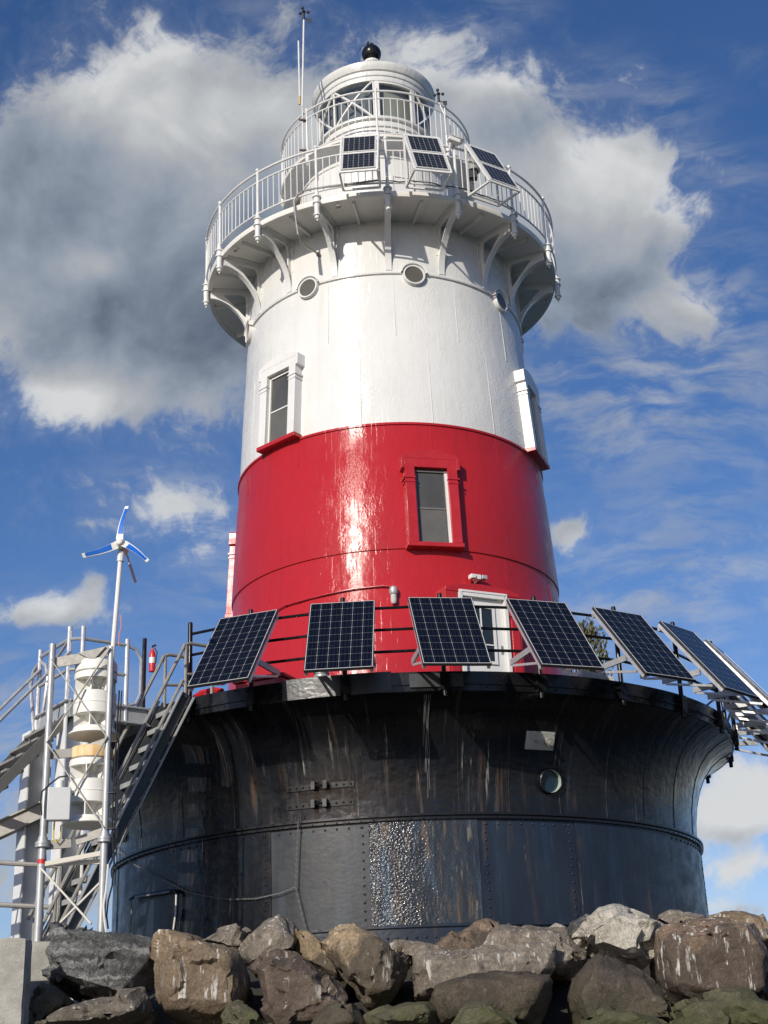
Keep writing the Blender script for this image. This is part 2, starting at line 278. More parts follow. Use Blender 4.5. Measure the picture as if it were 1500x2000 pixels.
def rock_mat(name, a, b, dark=0.5, guano=0.5, green=0.0, strat=0.0, zdark=None, sc=1.0, bm=0.7):
    n = mat(name); o = n.obj
    g = n.new('ShaderNodeNewGeometry'); nz = n.sep(g.outputs['Normal'])[2]; wz = n.sep(g.outputs['Position'])[2]
    f1 = n.noise(o, 1.6 * sc, 7, 0.62); f2 = n.noise(o, 9 * sc, 7, 0.65); f3 = n.noise(o, 42, 4, 0.6)
    c = n.mix(n.ss(f1, 0.34, 0.66), a, b)
    c = n.mix(n.m('MULTIPLY', n.ss(f2, 0.35, 0.7), 0.5), c, tuple(x * 0.5 for x in a))
    c = n.mix(n.m('MULTIPLY', n.ss(f3, 0.5, 0.72), 0.35), c, tuple(min(1, x * 1.7) for x in b))
    f4 = n.noise(o, 22 * sc, 6, 0.7)
    h = n.m('ADD', n.m('ADD', n.m('MULTIPLY', f2, 1.1), n.m('MULTIPLY', f3, 0.4)), n.m('MULTIPLY', f4, .7))
    c = n.mix(n.m('MULTIPLY', n.ss(f4, .54, .44), .4), c, tuple(x * .45 for x in a))
    if strat:
        mp = n.new('ShaderNodeMapping'); n.put(mp.inputs[0], n.vm('ADD', o, n.scale(n.xyz(f1, f1, f2), .25, .25, .25))); mp.inputs['Rotation'].default_value = (R(20), R(-8), 0); mp.inputs['Scale'].default_value = (0.8, 0.8, 11)
        ly = n.noise(mp.outputs[0], 1.3, 6, 0.7)
        c = n.mix(n.m('MULTIPLY', n.ss(ly, 0.52, 0.40), strat), c, tuple(x * 0.38 for x in a)); c = n.mix(n.m('MULTIPLY', n.ss(ly, 0.545, 0.60), strat * 0.85), c, (0.46, 0.45, 0.42))
        h = n.m('ADD', h, n.m('MULTIPLY', ly, 1.2))
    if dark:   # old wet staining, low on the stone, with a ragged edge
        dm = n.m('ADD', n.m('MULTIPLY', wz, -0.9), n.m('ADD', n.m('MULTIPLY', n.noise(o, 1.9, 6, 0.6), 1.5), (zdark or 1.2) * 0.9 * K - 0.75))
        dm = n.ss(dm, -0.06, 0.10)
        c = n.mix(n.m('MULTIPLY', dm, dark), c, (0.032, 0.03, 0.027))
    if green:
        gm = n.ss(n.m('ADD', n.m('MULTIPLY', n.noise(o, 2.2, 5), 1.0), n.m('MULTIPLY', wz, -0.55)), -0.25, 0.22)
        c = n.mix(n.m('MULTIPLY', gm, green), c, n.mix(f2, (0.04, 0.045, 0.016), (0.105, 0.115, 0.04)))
    if guano:
        mp = n.new('ShaderNodeMapping'); n.put(mp.inputs[0], o); mp.inputs['Rotation'].default_value = (0, R(18), 0); mp.inputs['Scale'].default_value = (15, 9, 2.0)
        gn = n.ss(n.noise(mp.outputs[0], 1.0, 4, 0.6), 0.62 - .05 * guano, 0.69 - .05 * guano)
        gz = n.ss(n.m('ADD', n.m('MULTIPLY', n.noise(o, 2.4, 3), 1.0), n.m('MULTIPLY', nz, 0.25)), 0.50 - .1 * guano, 0.72 - .1 * guano)
        gm = n.m('MULTIPLY', n.m('MULTIPLY', gn, gz), guano)
        sp = n.m('MULTIPLY', n.ss(n.noise(o, 17, 3, .5), 0.68, 0.73), n.ss(nz, 0.1, 0.5))
        c = n.mix(n.m('MINIMUM', n.m('MAXIMUM', gm, n.m('MULTIPLY', sp, guano * .8)), .95), c, (0.58, 0.56, 0.51))
    setb(n, c, n.ss(f2, 0.3, 0.7, 0.6, 0.9), 0, 0.3)
    bump(n, h, bm, 0.045)
    return n.mat
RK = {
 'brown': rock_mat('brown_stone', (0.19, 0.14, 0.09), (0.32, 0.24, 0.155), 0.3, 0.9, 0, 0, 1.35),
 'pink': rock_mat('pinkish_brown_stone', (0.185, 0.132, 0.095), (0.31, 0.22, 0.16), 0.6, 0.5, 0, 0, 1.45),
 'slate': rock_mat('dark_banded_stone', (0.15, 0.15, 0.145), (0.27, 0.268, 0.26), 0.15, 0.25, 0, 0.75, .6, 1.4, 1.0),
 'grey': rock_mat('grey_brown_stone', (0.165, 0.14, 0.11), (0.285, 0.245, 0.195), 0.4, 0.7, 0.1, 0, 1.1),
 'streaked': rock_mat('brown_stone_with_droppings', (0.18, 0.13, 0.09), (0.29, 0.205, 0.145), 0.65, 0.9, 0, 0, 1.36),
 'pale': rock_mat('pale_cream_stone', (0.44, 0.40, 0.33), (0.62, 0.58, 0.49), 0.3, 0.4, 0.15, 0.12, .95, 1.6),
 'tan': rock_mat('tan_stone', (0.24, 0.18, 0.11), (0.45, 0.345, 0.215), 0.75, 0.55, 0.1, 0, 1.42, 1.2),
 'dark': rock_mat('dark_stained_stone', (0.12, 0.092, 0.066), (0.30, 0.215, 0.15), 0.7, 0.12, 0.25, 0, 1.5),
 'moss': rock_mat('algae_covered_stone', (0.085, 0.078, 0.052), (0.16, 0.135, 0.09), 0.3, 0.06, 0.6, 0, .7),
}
def concrete():
    n = mat('old_concrete'); f = n.noise(n.obj, 3, 8, 0.65); f2 = n.noise(n.obj, 40, 4, .6)
    c = n.mix(n.ss(f, .35, .65), (0.26, 0.25, 0.22), (0.38, 0.37, 0.33)); c = n.mix(n.m('MULTIPLY', n.ss(f2, .6, .7), .5), c, (0.13, .12, .11))
    ln = n.ss(n.m('ABSOLUTE', n.m('SUBTRACT', n.sep(n.obj)[0], 0.46)), 0.012, 0.004)
    c = n.mix(n.m('MULTIPLY', ln, 0.7), c, (.07, .065, .06))
    setb(n, c, .85); bump(n, n.m('ADD', f2, n.m('MULTIPLY', f, 2.0)), .6, .02); return n.mat
CONC = concrete()
def water_mat():
    n = mat('sea_water'); h = n.m('ADD', n.noise(n.obj, 0.5, 6, .6), n.m('MULTIPLY', n.noise(n.scale(n.obj, 1, .5, 1), 2.2, 5, .6), .4))
    setb(n, (0.02, 0.045, 0.055), 0.06); bump(n, h, .6, .35); return n.mat
def ground_mat():
    n = mat('shade_dark_rubble'); f = n.noise(n.obj, 4, 8, .7); setb(n, n.mix(f, (.02, .019, .016), (.09, .08, .065)), .9); bump(n, f, 1, .15); return n.mat  # colour kept dark to paint in the deep shade between boulders
def leaf_mat():
    n = mat('conifer_leaf'); f = n.noise(n.obj, 7, 3); setb(n, n.mix(f, (.05, .055, .018), (.16, .145, .05)), .7); return n.mat

# ------------------------------------------------------------------ mesh builder (survey units in, metres out)
ORG = {}
class MB:
    def __init__(s): s.v = []; s.f = []; s.T = Matrix.Identity(4)
    def at(s, az=0, r=0, z=0, rx=0.0):
        """local frame on the tower: x to the right, -y outward, z up"""
        s.T = Matrix.Rotation(R(az), 4, 'Z') @ Matrix.Translation((0, -r, z)) @ Matrix.Rotation(R(rx), 4, 'X'); return s
    def frame(s, M): s.T = M; return s
    def add(s, vs, fs):
        b = len(s.v); s.v += [s.T @ V(p) for p in vs]; s.f += [tuple(i + b for i in f) for f in fs]; return s
    def box(s, c, d):
        x, y, z = (k / 2 for k in d)
        vs = [(c[0] + i * x, c[1] + j * y, c[2] + k * z) for i in (-1, 1) for j in (-1, 1) for k in (-1, 1)]
        return s.add(vs, [(0, 1, 3, 2), (4, 6, 7, 5), (0, 4, 5, 1), (2, 3, 7, 6), (0, 2, 6, 4), (1, 5, 7, 3)])
    def beam(s, p, q, w, h, up=(0, 0, 1)):
        p = V(p); q = V(q); d = (q - p).normalized(); u = V(up); x = d.cross(u)
        if x.length < 1e-4: x = d.cross(V((1, 0, 0)))
        x.normalize(); u = x.cross(d)
        vs = [e + x * i * w / 2 + u * j * h / 2 for e in (p, q) for (i, j) in ((-1, -1), (1, -1), (1, 1), (-1, 1))]
        return s.add(vs, [(3, 2, 1, 0), (4, 5, 6, 7)] + [(i, (i + 1) % 4, (i + 1) % 4 + 4, i + 4) for i in range(4)])
    def tube(s, pts, r, n=8, closed=False, cap=True):
        pts = [V(p) for p in pts]; N = len(pts); rr = r if isinstance(r, (list, tuple)) else [r] * N
        vs = []; fs = []; prev = None
        for i, p in enumerate(pts):
            if closed: d = pts[(i + 1) % N] - pts[i - 1]
            else: d = pts[min(i + 1, N - 1)] - pts[max(i - 1, 0)]
            d.normalize()
            if prev is None:
                a = V((0, 0, 1)) if abs(d.z) < 0.9 else V((1, 0, 0)); x = d.cross(a).normalized()
            else: x = (prev - d * prev.dot(d)).normalized()
            prev = x; y = d.cross(x)
            for k in range(n):
                t = 2 * math.pi * k / n; vs.append(p + (x * math.cos(t) + y * math.sin(t)) * rr[i])
        for i in range(N if closed else N - 1):
            j = (i + 1) % N
            for k in range(n): fs.append((i * n + k, i * n + (k + 1) % n, j * n + (k + 1) % n, j * n + k))
        if cap and not closed: fs += [tuple(range(n - 1, -1, -1)), tuple((N - 1) * n + k for k in range(n))]
        return s.add(vs, fs)
    def lathe(s, prof, n=96, a0=0.0, a1=360.0, c=(0, 0, 0), close=False):
        full = abs(a1 - a0) > 359.9; m = n if full else n + 1; L = len(prof)
        vs = [(c[0] + r * math.sin(R(a0 + (a1 - a0) * i / n)), c[1] - r * math.cos(R(a0 + (a1 - a0) * i / n)), c[2] + z) for i in range(m) for (r, z) in prof]
        fs = []
        for i in range(n):
            j = (i + 1) % m
            for k in range(L if close else L - 1):
                k2 = (k + 1) % L
                fs.append((i * L + k, j * L + k, j * L + k2, i * L + k2))
        if close and not full: fs += [tuple(range(L - 1, -1, -1)), tuple(n * L + k for k in range(L))]
        return s.add(vs, fs)
    def ball(s, c, r, n=12, sz=1.0):
        return s.lathe([(max(1e-4, r * math.sin(math.pi * k / n)), -r * sz * math.cos(math.pi * k / n)) for k in range(n + 1)], n * 2, c=c)
    def disc(s, c, r, z0, z1, n=24): return s.lathe([(1e-4, z0), (r, z0), (r, z1), (1e-4, z1)], n, c=c)
    def prism(s, poly, y0, y1):
        """polygon in local x-z, pushed from y0 to y1"""
        N = len(poly); vs = [(x, y0, z) for x, z in poly] + [(x, y1, z) for x, z in poly]
        return s.add(vs, [tuple(range(N)), tuple(range(2 * N - 1, N - 1, -1))] + [(i, i + N, (i + 1) % N + N, (i + 1) % N) for i in range(N)])
    def ringplate(s, outer, inner, y0, y1):
        N = len(outer); vs = [(x, y, z) for y in (y0, y1) for lp in (outer, inner) for (x, z) in lp]; fs = []
        for i in range(N):
            j = (i + 1) % N
            fs += [(i, j, N + j, N + i), (2 * N + j, 2 * N + i, 3 * N + i, 3 * N + j), (i, 2 * N + i, 2 * N + j, j), (N + j, 3 * N + j, 3 * N + i, N + i)]
        return s.add(vs, fs)
    def build(s, name, m, parent=None, org=None, ang=35, bev=0.0, stuff=False):
        o_ = ORG[parent.name] if parent else V(org or (0, 0, 0))
        me = bpy.data.meshes.new(name); me.from_pydata([tuple((p - o_) * K) for p in s.v], [], s.f); me.update()
        import bmesh
        bm = bmesh.new(); bm.from_mesh(me); bmesh.ops.recalc_face_normals(bm, faces=bm.faces); bm.to_mesh(me); bm.free()
        me.shade_smooth(); me.set_sharp_from_angle(angle=R(ang)); me.materials.append(m)
        o = bpy.data.objects.new(name, me); COL.objects.link(o); ORG[o.name] = o_
        if parent: o.parent = parent
        else: o.location = o_ * K
        if bev:
            b = o.modifiers.new('bevel', 'BEVEL'); b.width = bev * K; b.segments = 2; b.limit_method = 'ANGLE'; b.angle_limit = R(40)
        if stuff: o['kind'] = 'stuff'
        return o
def tag(o, label, cat, group=None):
    o['label'] = label; o['category'] = cat
    if group: o['group'] = group
    return o
def thing(name, label, cat, org=(0, 0, 0), group=None):
    o = bpy.data.objects.new(name, None); COL.objects.link(o); o.empty_display_size = 0.2
    o.location = V(org) * K; ORG[o.name] = V(org); return tag(o, label, cat, group)
def copy_tree(o, parent=None):
    c = o.copy(); COL.objects.link(c); ORG[c.name] = ORG[o.name]
    if parent: c.parent = parent
    for ch in list(o.children): copy_tree(ch, c)
    return c
def struct(o): o['kind'] = 'structure'; return o
def arc(az0, az1, r, z, n=None):
    n = n or max(2, int(abs(az1 - az0) / 3)); return [pol(az0 + (az1 - az0) * i / n, r, z) for i in range(n + 1)]

# ------------------------------------------------------------------ setting
m = MB(); m.add([(-3000, -3000, -1.5), (3000, -3000, -1.5), (3000, 3000, -1.5), (-3000, 3000, -1.5)], [(0, 1, 2, 3)])
struct(m.build('water', water_mat()))
m = MB(); g = []; f = []
NX, NY = 60, 40
for j in range(NY):
    for i in range(NX):
        x = -14 + 28 * i / (NX - 1); y = -13 + 22 * j / (NY - 1); rr = math.hypot(x, y)
        z = 1.45 - max(0, rr - 4.5) * 0.37 + 0.12 * noise.noise((x * 1.3, y * 1.3, 0)); z = max(z, -2.2)
        g.append((x, y, z))
for j in range(NY - 1):
    for i in range(NX - 1): f.append((j * NX + i, j * NX + i + 1, (j + 1) * NX + i + 1, (j + 1) * NX + i))
m.add(g, f); struct(m.build('rubble_ground', ground_mat()))

# ------------------------------------------------------------------ LIGHTHOUSE
LH = thing('lighthouse', 'round lighthouse with white top, red middle and flaring black iron base', 'lighthouse', (0, 0, 1.2))
def rt(z): return 2.65 - 0.057 * (z - 7.36) - (0.022 if z < 7.35 else 0)
# black base: lower course of plates
def paz(x, y=1700, r=4.36): return azof(cyl(x, y, r))
edges = [-178, -110, paz(232), paz(330), paz(530), paz(723), paz(938), paz(1128), paz(1312), 80, 130, 182]
mats = [HNAVY, HNAVY, HNAVY, HULL, HSMOOTH, HLUMP, HNAVY, HNAVY, HSMOOTH, HNAVY, HNAVY]
for i in range(len(edges) - 1):
    a, b = edges[i] + 0.02, edges[i + 1] - 0.02; ro = 4.36 + (0.012 if i % 2 else 0.0)
    m = MB(); m.lathe([(4.30, 1.87), (ro, 1.87), (ro, 3.105), (4.30, 3.105)], max(6, int((b - a) / 1.5)), a, b, close=True)
    if i in (3, 4, 6, 8):
        for k in range(12):
            for az in ((b - 1.0,) if i in (3, 4, 8) else (a + 1.2, b - 1.0)):
                m.at(az, ro, 1.95 + k * 0.1).ball((0, 0, 0), 0.016, 5)
        for k in range(int((b - a) / 2.0)): m.at(a + 1.5 + k * 2.0, ro, 3.05).ball((0, 0, 0), 0.016, 5)
    m.build('hull_plate', mats[i], LH)
m = MB(); m.lathe([(4.2, 0.6), (4.375, 0.6), (4.375, 1.83), (4.405, 1.835), (4.405, 1.865), (4.30, 1.868)], 144)
for k in range(120): m.at(-89 + k * 1.5, 4.375, 1.72).ball((0, 0, 0), 0.018, 5)
m.build('footing_ring', HNAVY, LH)
m = MB(); m.lathe([(4.30, 3.105), (4.405, 3.108), (4.405, 3.135), (4.375, 3.138), (4.375, 3.152), (4.415, 3.155), (4.415, 3.182), (4.33, 3.186)], 160)
for k in range(90): m.at(-89 + k * 2.0, 4.40, 3.118).ball((0, 0, 0), 0.012, 4)
m.build('joint_flange', BLACK, LH)
# flared course, in plates with slightly raised butt seams
fl = [(4.335, 3.184), (4.338, 3.35), (4.355, 3.55), (4.395, 3.78), (4.46, 4.0), (4.555, 4.2), (4.68, 4.36), (4.82, 4.47), (4.955, 4.535), (5.0, 4.55)]
def flr(z):
    for (a, b), (c, d) in zip(fl, fl[1:]):
        if b <= z <= d: return a + (c - a) * (z - b) / (d - b)
    return fl[-1][0] if z > 4 else fl[0][0]
m = MB(); m.lathe(fl + [(5.0, 4.60), (4.2, 4.62)], 180)
m.build('flared_hull', HULL, LH)
SEAM = hull('worn_seam_paint', (0.012, 0.012, 0.012), 0.3, 1.6, 1.4, 0.4)
for az in [-70, -56, -42, -30, -19.5, -8.5, 3.0, 9.0, 17.6, 27.0, 37, 47, 58, 70, 82]:
    m = MB(); m.tube([pol(az, r + 0.001, z) for r, z in fl], 0.008, 5); m.build('plate_seam', SEAM, LH)
# fascia and deck
m = MB(); m.lathe([(4.92, 4.56), (5.03, 4.556), (5.035, 4.80), (4.9, 4.805)], 180); m.build('deck_fascia', BLACK, LH)
m = MB(); m.lathe([(2.5, 4.79), (5.02, 4.792)], 120); m.build('deck', DECKM, LH)
m = MB()
for (x0, x1, up, lo) in ((552, 765, 4.812, 4.55), (800, 905, 4.77, 4.60)):
    m.T = Matrix.Identity(4); a, b = azof(cyl(x0, 1340, 5.05)), azof(cyl(x1, 1340, 5.05))
    m.lathe([(5.036, lo), (5.056, lo), (5.056, up), (5.036, up)], 20, a, b, close=True)
m.build('fascia_patch', hull('dull_steel_plate', (0.055, 0.057, 0.057), 0.15, 0.2, 0.5, 0.32), LH)
m = MB()
for k in range(44):
    m.at(-75 + k * 3.5, 5.036, 4.60).ball((0, 0, 0), 0.012, 4)
m.T = Matrix.Identity(4); m.lathe([(5.0, 4.63), (5.052, 4.632), (5.052, 4.655), (5.0, 4.657)], 180); m.build('fascia_strip', BLACK, LH)

# red and white tower sections
m = MB(); m.lathe([(rt(4.78), 4.78), (rt(6.84), 6.84), (rt(6.84) - 0.006, 6.855), (rt(7.33), 7.33), (rt(7.37), 7.335), (rt(7.37) + .004, 7.375), (rt(8.9) + .004, 8.905), (rt(8.9) - 0.006, 8.92), (rt(9.38), 9.38), (rt(9.38) + 0.02, 9.385), (rt(9.42) + 0.022, 9.42), (rt(9.42) - 0.01, 9.425)], 160)
m.T = Matrix.Identity(4)
def vseam(az, z0, z1, rr=0.004): m.tube([pol(az, rt(z) - 0.001, z) for z in (z0, (z0 + z1) / 2, z1)], rr, 5)
for az in (-63, -33, -8.5, 14.8, 41, 67): vseam(az, 8.92, 9.38)
for az in (-76, -48, -15, -2.0, 33, 60): vseam(az, 7.40, 8.88)
for az in (-58, -30, -1, 26, 52, 74): vseam(az, 4.9, 6.83); vseam(az + 13, 6.87, 7.31)
m.build('red_tower_section', RED, LH)
m = MB(); m.lathe([(rt(9.42) - 0.008, 9.422), (rt(10.95), 10.95), (rt(10.95) - 0.008, 10.965), (rt(12.12), 12.12), (rt(12.12) + 0.028, 12.128), (rt(12.12) + 0.034, 12.15), (rt(12.17) + 0.026, 12.176), (rt(12.2) + 0.006, 12.20), (rt(13.2), 13.2)], 160)
m.T = Matrix.Identity(4)
for az in (-62, -33, -9, 16, 41, 66): vseam(az, 9.45, 10.93)
for az in (-49, -21, 4.5, 29, 54, 75): vseam(az, 10.98, 12.11)
for az in (-36, -10, 17, 42): vseam(az, 12.21, 13.16)
m.build('white_tower_section', WHITE, LH)

# windows
def window(az, sillz, m1, sillm, white):
    """casing projecting from the wall; x across, -y outward, z up from the sill top"""
    r0 = rt(sillz); w = 0.252; tp = -3.26
    def F(): return MB().at(az, r0, sillz, tp)
    b = F(); b.box((-w - .075, -.02, .62), (.15, .20, 1.24)); b.box((w + .075, -.02, .62), (.15, .20, 1.24)); b.box((0, -.02, 1.30), (2 * w + .30, .199, .16))
    fo = b.build('window', m1, LH, bev=.006)
    b = F(); b.prism([(-.45, 1.20), (-.45, 1.40), (-.36, 1.45), (-.2, 1.50), (0, 1.52), (.2, 1.50), (.36, 1.45), (.45, 1.40), (.45, 1.20), (.40, 1.19), (.40, 1.36), (-.40, 1.36), (-.40, 1.19)], -.125, .12)
    b.build('hood', m1, fo, bev=.005)
    for sx in (-1, 1):
        b = F(); b.prism([(sx * .425, 1.03), (sx * .425, 1.055), (sx * .245, 1.055), (sx * .245, 1.03)], -.134, .08); b.prism([(sx * .415, .965), (sx * .415, .985), (sx * .25, .985), (sx * .25, .965)], -.129, .08); b.build('jamb_moulding', m1, fo)
    b = F(); b.box((0, -.01, -.036), (.85, .24, .070)); b.build('sill', sillm, fo, bev=.008)
    b = F(); b.box((0, -.018, .6), (2 * w, .01, 1.2)); b.build('pane', PANE, fo)
    b = F()
    b.box((-w + .016, -.035, .6), (.03, .03, 1.2)); b.box((w - .02, -.04, .6), (.04, .04, 1.2)); b.box((0, -.035, 1.19), (2 * w - .07, .03, .03)); b.box((0, -.035, .015), (2 * w - .07, .03, .03)); b.box((0, -.028, .58), (2 * w - .07, .022, .022))
    b.build('sash', WTRIM if white else simple('sash_paint', (.16, .15, .14), .4), fo)
    b = F(); b.box((w - .022, -.066, .58), (.044, .012, 1.14)); b.build('jamb_liner', WTRIM, fo)
    b = F(); b.box((0, -.0255, .30), (2 * w - .1, .004, .54)); b.build('lower_blind', simple('window_blind', (.10, .098, .09), .5, 0, .15, 3), fo)
window(13.2, 7.385, RTRIM, RTRIM, False)
window(-102, 7.385, RTRIM, RTRIM, False)
window(-41.5, 9.475, WTRIM, RTRIM, True)
window(69.5, 9.475, WTRIM, RTRIM, True)

# portholes below the gallery
for az in (-29.5, 12.6, 54.5, 97, -72):
    r0 = rt(12.1); b = MB().at(az, r0, 12.10, 90)     # local z now outward
    b.frame(Matrix.Rotation(R(az), 4, 'Z') @ Matrix.Translation((0, -r0, 12.10)) @ Matrix.Rotation(R(86.7), 4, 'X'))
    b.lathe([(.148, -.03), (.150, .052), (.158, .062), (.178, .06), (.186, .04), (.186, -.05)], 40)
    fo = b.build('porthole', WTRIM, LH)
    b = MB().frame(Matrix.Rotation(R(az), 4, 'Z') @ Matrix.Translation((0, -r0, 12.10)) @ Matrix.Rotation(R(86.7), 4, 'X'))
    b.lathe([(.19, .02), (.20, .075), (.215, .08), (.222, -.05)], 26, 100, 260); b.build('rain_hood', WTRIM, fo)
    b = MB().frame(Matrix.Rotation(R(az), 4, 'Z') @ Matrix.Translation((0, -r0, 12.10)) @ Matrix.Rotation(R(86.7), 4, 'X'))
    b.disc((0, 0, 0), .150, .038, .043, 32); b.build('pane', PORT, fo)

# main gallery
GO, GN = 3.0, 17
m = MB(); m.lathe([(2.28, 13.175), (3.0, 13.17), (3.0, 13.135), (3.075, 13.13), (3.085, 13.16), (3.085, 13.215), (3.06, 13.24), (1.2, 13.245)], 136); m.build('gallery_floor', WUNDER, LH)
for i in range(GN):
    m = MB(); m.at(GO + (i + .5) * 360 / GN, 0, 0).box((0, -2.66, 13.135), (.035, .62, .075)); m.build('floor_joist', WUNDER, LH)
for i in range(GN):
    az = GO + i * 360 / GN
    if 100 < abs((az + 180) % 360 - 180): continue
    T = Matrix.Rotation(R(az), 4, 'Z') @ Matrix.Rotation(R(90), 4, 'Z')     # local -x outward -> use x = -r
    ri, ro, zt, zb = 2.325, 3.03, 13.165, 12.20
    curve = [(ro - (ro - ri - .06) * math.sin(t * math.pi / 2) ** 1.05, 12.98 - .78 * (1 - math.cos(t * math.pi / 2)) ** 0.95) for t in [k / 14 for k in range(15)]]
    outer = [(-ri, zt), (-2.55, zt), (-2.8, zt), (-ro, zt), (-ro, 13.06)] + [(-x, z) for x, z in curve] + [(-ri - .02, zb), (-ri, 12.45), (-ri, 12.7), (-ri, 12.95)]
    hl = [(2.44, 13.055), (2.55, 13.075), (2.68, 13.075), (2.78, 13.06), (2.79, 13.04)]
    for t in [k / 14 for k in range(15)]:
        hl.append((2.78 - .35 * t ** 1.25, 13.03 - .40 * t ** 1.35) if t < .97 else (2.425, 12.63))
    hl += [(2.415, 12.65), (2.413, 12.75), (2.413, 12.85), (2.415, 12.98)]
    inner = [(-x, z) for x, z in hl]
    b = MB().frame(T); b.ringplate(outer, inner, -.014, .014)
    cz = [(x, z) for x, z in curve]
    for (x0, z0), (x1, z1) in zip(cz, cz[1:]): b.beam((-x0, 0, z0), (-x1, 0, z1), .10, .02, (1, 0, 1))
    b.box((-ri - .012, 0, 12.68), (.028, .15, 1.0)); b.box((-2.68, 0, 13.158), (.72, .11, .016))
    for k in range(4): b.box((-ri - .03, .05, 12.35 + k * .23), (.02, .022, .022)); b.box((-ri - .03, -.05, 12.35 + k * .23), (.02, .022, .022))
    bo = b.build('bracket', WTRIM, LH)
    b = MB(); p = pol(az, 3.105, 0)
    b.lathe([(.001, 12.80), (.012, 12.81), (.012, 12.845), (.034, 12.85), (.044, 12.895), (.062, 12.90), (.062, 12.925), (.045, 12.935), (.045, 13.04), (.05, 13.08), (.05, 13.12), (.07, 13.125), (.07, 13.15), (.052, 13.16), (.052, 13.23), (.075, 13.24), (.07, 13.262), (.04, 13.28), (.03, 13.36), (.024, 13.4)], 16, c=(p.x, p.y, 0))
    b.build('finial', WTRIM, bo)
rail = MB()
GR = 3.1
for z, r in ((14.165, .021), (13.975, .016), (13.36, .016)): rail.tube(arc(0, 357, GR, z, 119), r, 8, closed=True)
ro_ = rail.build('gallery_railing', WTRIM, LH)
for i in range(GN):
    az = GO + i * 360 / GN; p = pol(az, GR, 0)
    b = MB(); b.lathe([(.024, 13.3), (.024, 14.17), (.018, 14.18), (.034, 14.2), (.034, 14.225), (.012, 14.25), (.001, 14.252)], 10, c=(p.x, p.y, 0)); b.build('post', WTRIM, ro_)
    b = MB()
    for k in range(1, 10):
        q = pol(az + k * 36.0 / GN, GR, 0); b.tube([(q.x, q.y, 13.36), (q.x, q.y, 13.975)], .0085, 6, cap=False)
    b.build('balusters', WTRIM, ro_)

# watch room
m = MB(); m.lathe([(1.43, 13.24), (1.43, 15.05), (1.45, 15.06), (1.45, 15.12), (1.50, 15.17), (1.62, 15.23), (1.74, 15.255)], 96)
m.build('watch_room', WHITE, LH)
m = MB(); m.lathe([(1.63, 13.24), (1.63, 14.75), (1.60, 14.95), (1.50, 15.05), (1.44, 15.08)], 60, 84, 284); m.build('rear_casing', WHITE, LH)
m = MB()
for k in range(30): m.at(-78 + k * 6.0, 1.431, 14.13).box((0, 0, 0), (.008, .008, 1.76))
m.build('wall_battens', WTRIM, LH)
b = MB().at(17.5, 1.435, 13.25); b.ringplate([(-.2, .05), (.2, .05), (.2, 1.45), (-.2, 1.45)], [(-.165, .085), (.165, .085), (.165, 1.415), (-.165, 1.415)], -.025, .05); dr = b.build('gallery_door', WTRIM, LH)
b = MB().at(17.5, 1.435, 13.25); b.box((0, -.002, .75), (.325, .012, 1.32)); b.build('door_leaf', WTRIM, dr)
b = MB().at(27, 1.435, 13.3); b.box((0, -.02, .16), (.3, .03, .17)); vt = b.build('vent_grille', RUBBER, LH)
b = MB().at(27, 1.435, 13.3)
b.box((0, -.05, .16), (.34, .02, .02)); b.box((0, -.05, .16), (.02, .022, .2)); b.box((0, -.05, .255), (.34, .024, .02)); b.build('grille_bars', WTRIM, vt)
# upper gallery
m = MB(); m.lathe([(1.4, 15.25), (1.72, 15.256), (1.77, 15.262), (1.775, 15.30), (1.75, 15.325), (.9, 15.33)], 96); m.build('upper_gallery_floor', WUNDER, LH)
rail = MB(); UR = 1.742
for z, r in ((16.245, .018), (16.085, .015), (15.345, .013)): rail.tube(arc(0, 356, UR, z, 89), r, 8, closed=True)
uo = rail.build('upper_railing', WTRIM, LH)
for i in range(8):
    az = 1.5 + i * 45; p = pol(az, UR, 0)
    b = MB(); b.lathe([(.001, 15.08), (.02, 15.1), (.045, 15.14), (.03, 15.17), (.045, 15.2), (.045, 15.34), (.03, 15.36), (.021, 15.45), (.02, 16.25), (.03, 16.27), (.03, 16.29), (.001, 16.32)], 10, c=(p.x, p.y, 0)); b.build('post', WTRIM, uo)
    b = MB()
    for k in range(1, 11):
        q = pol(az + k * 45 / 11, UR, 0); b.tube([(q.x, q.y, 15.345), (q.x, q.y, 16.085)], .008, 6, cap=False)
    b.build('balusters', WTRIM, uo)
# lantern
m = MB(); m.lathe([(1.06, 15.32), (1.06, 16.0), (1.09, 16.01), (1.09, 16.06), (1.07, 16.07), (1.07, 16.15), (1.12, 16.16), (1.125, 16.205), (1.04, 16.215), (.9, 16.216)], 72); m.build('lantern_base', WHITE, LH)
m = MB(); m.lathe([(1.015, 16.215), (1.015, 17.05)], 96); m.build('lantern_glass', LGLASS, LH)
m = MB(); n_ = 160
m.lathe([(.90, 16.22), (.90, 17.05)], 8, 0, 10)
m = MB()
vs = []; fs = []
for i in range(n_ + 1):
    a = 50 + 312 * i / n_ - 52 - 360; r = .90 + .018 * math.sin(i * 1.3)
    a = -310 + 308 * i / n_
    vs += [pol(a, r, 16.22), pol(a, r, 17.06)]
for i in range(n_): fs.append((2 * i, 2 * i + 2, 2 * i + 3, 2 * i + 1))
m.add(vs, fs); m.build('curtain', BLIND, LH)
m = MB(); m.lathe([(.90, 16.22), (.90, 17.06)], 16, 1, 46); m.build('tan_curtain', BLINDT, LH)
m = MB()
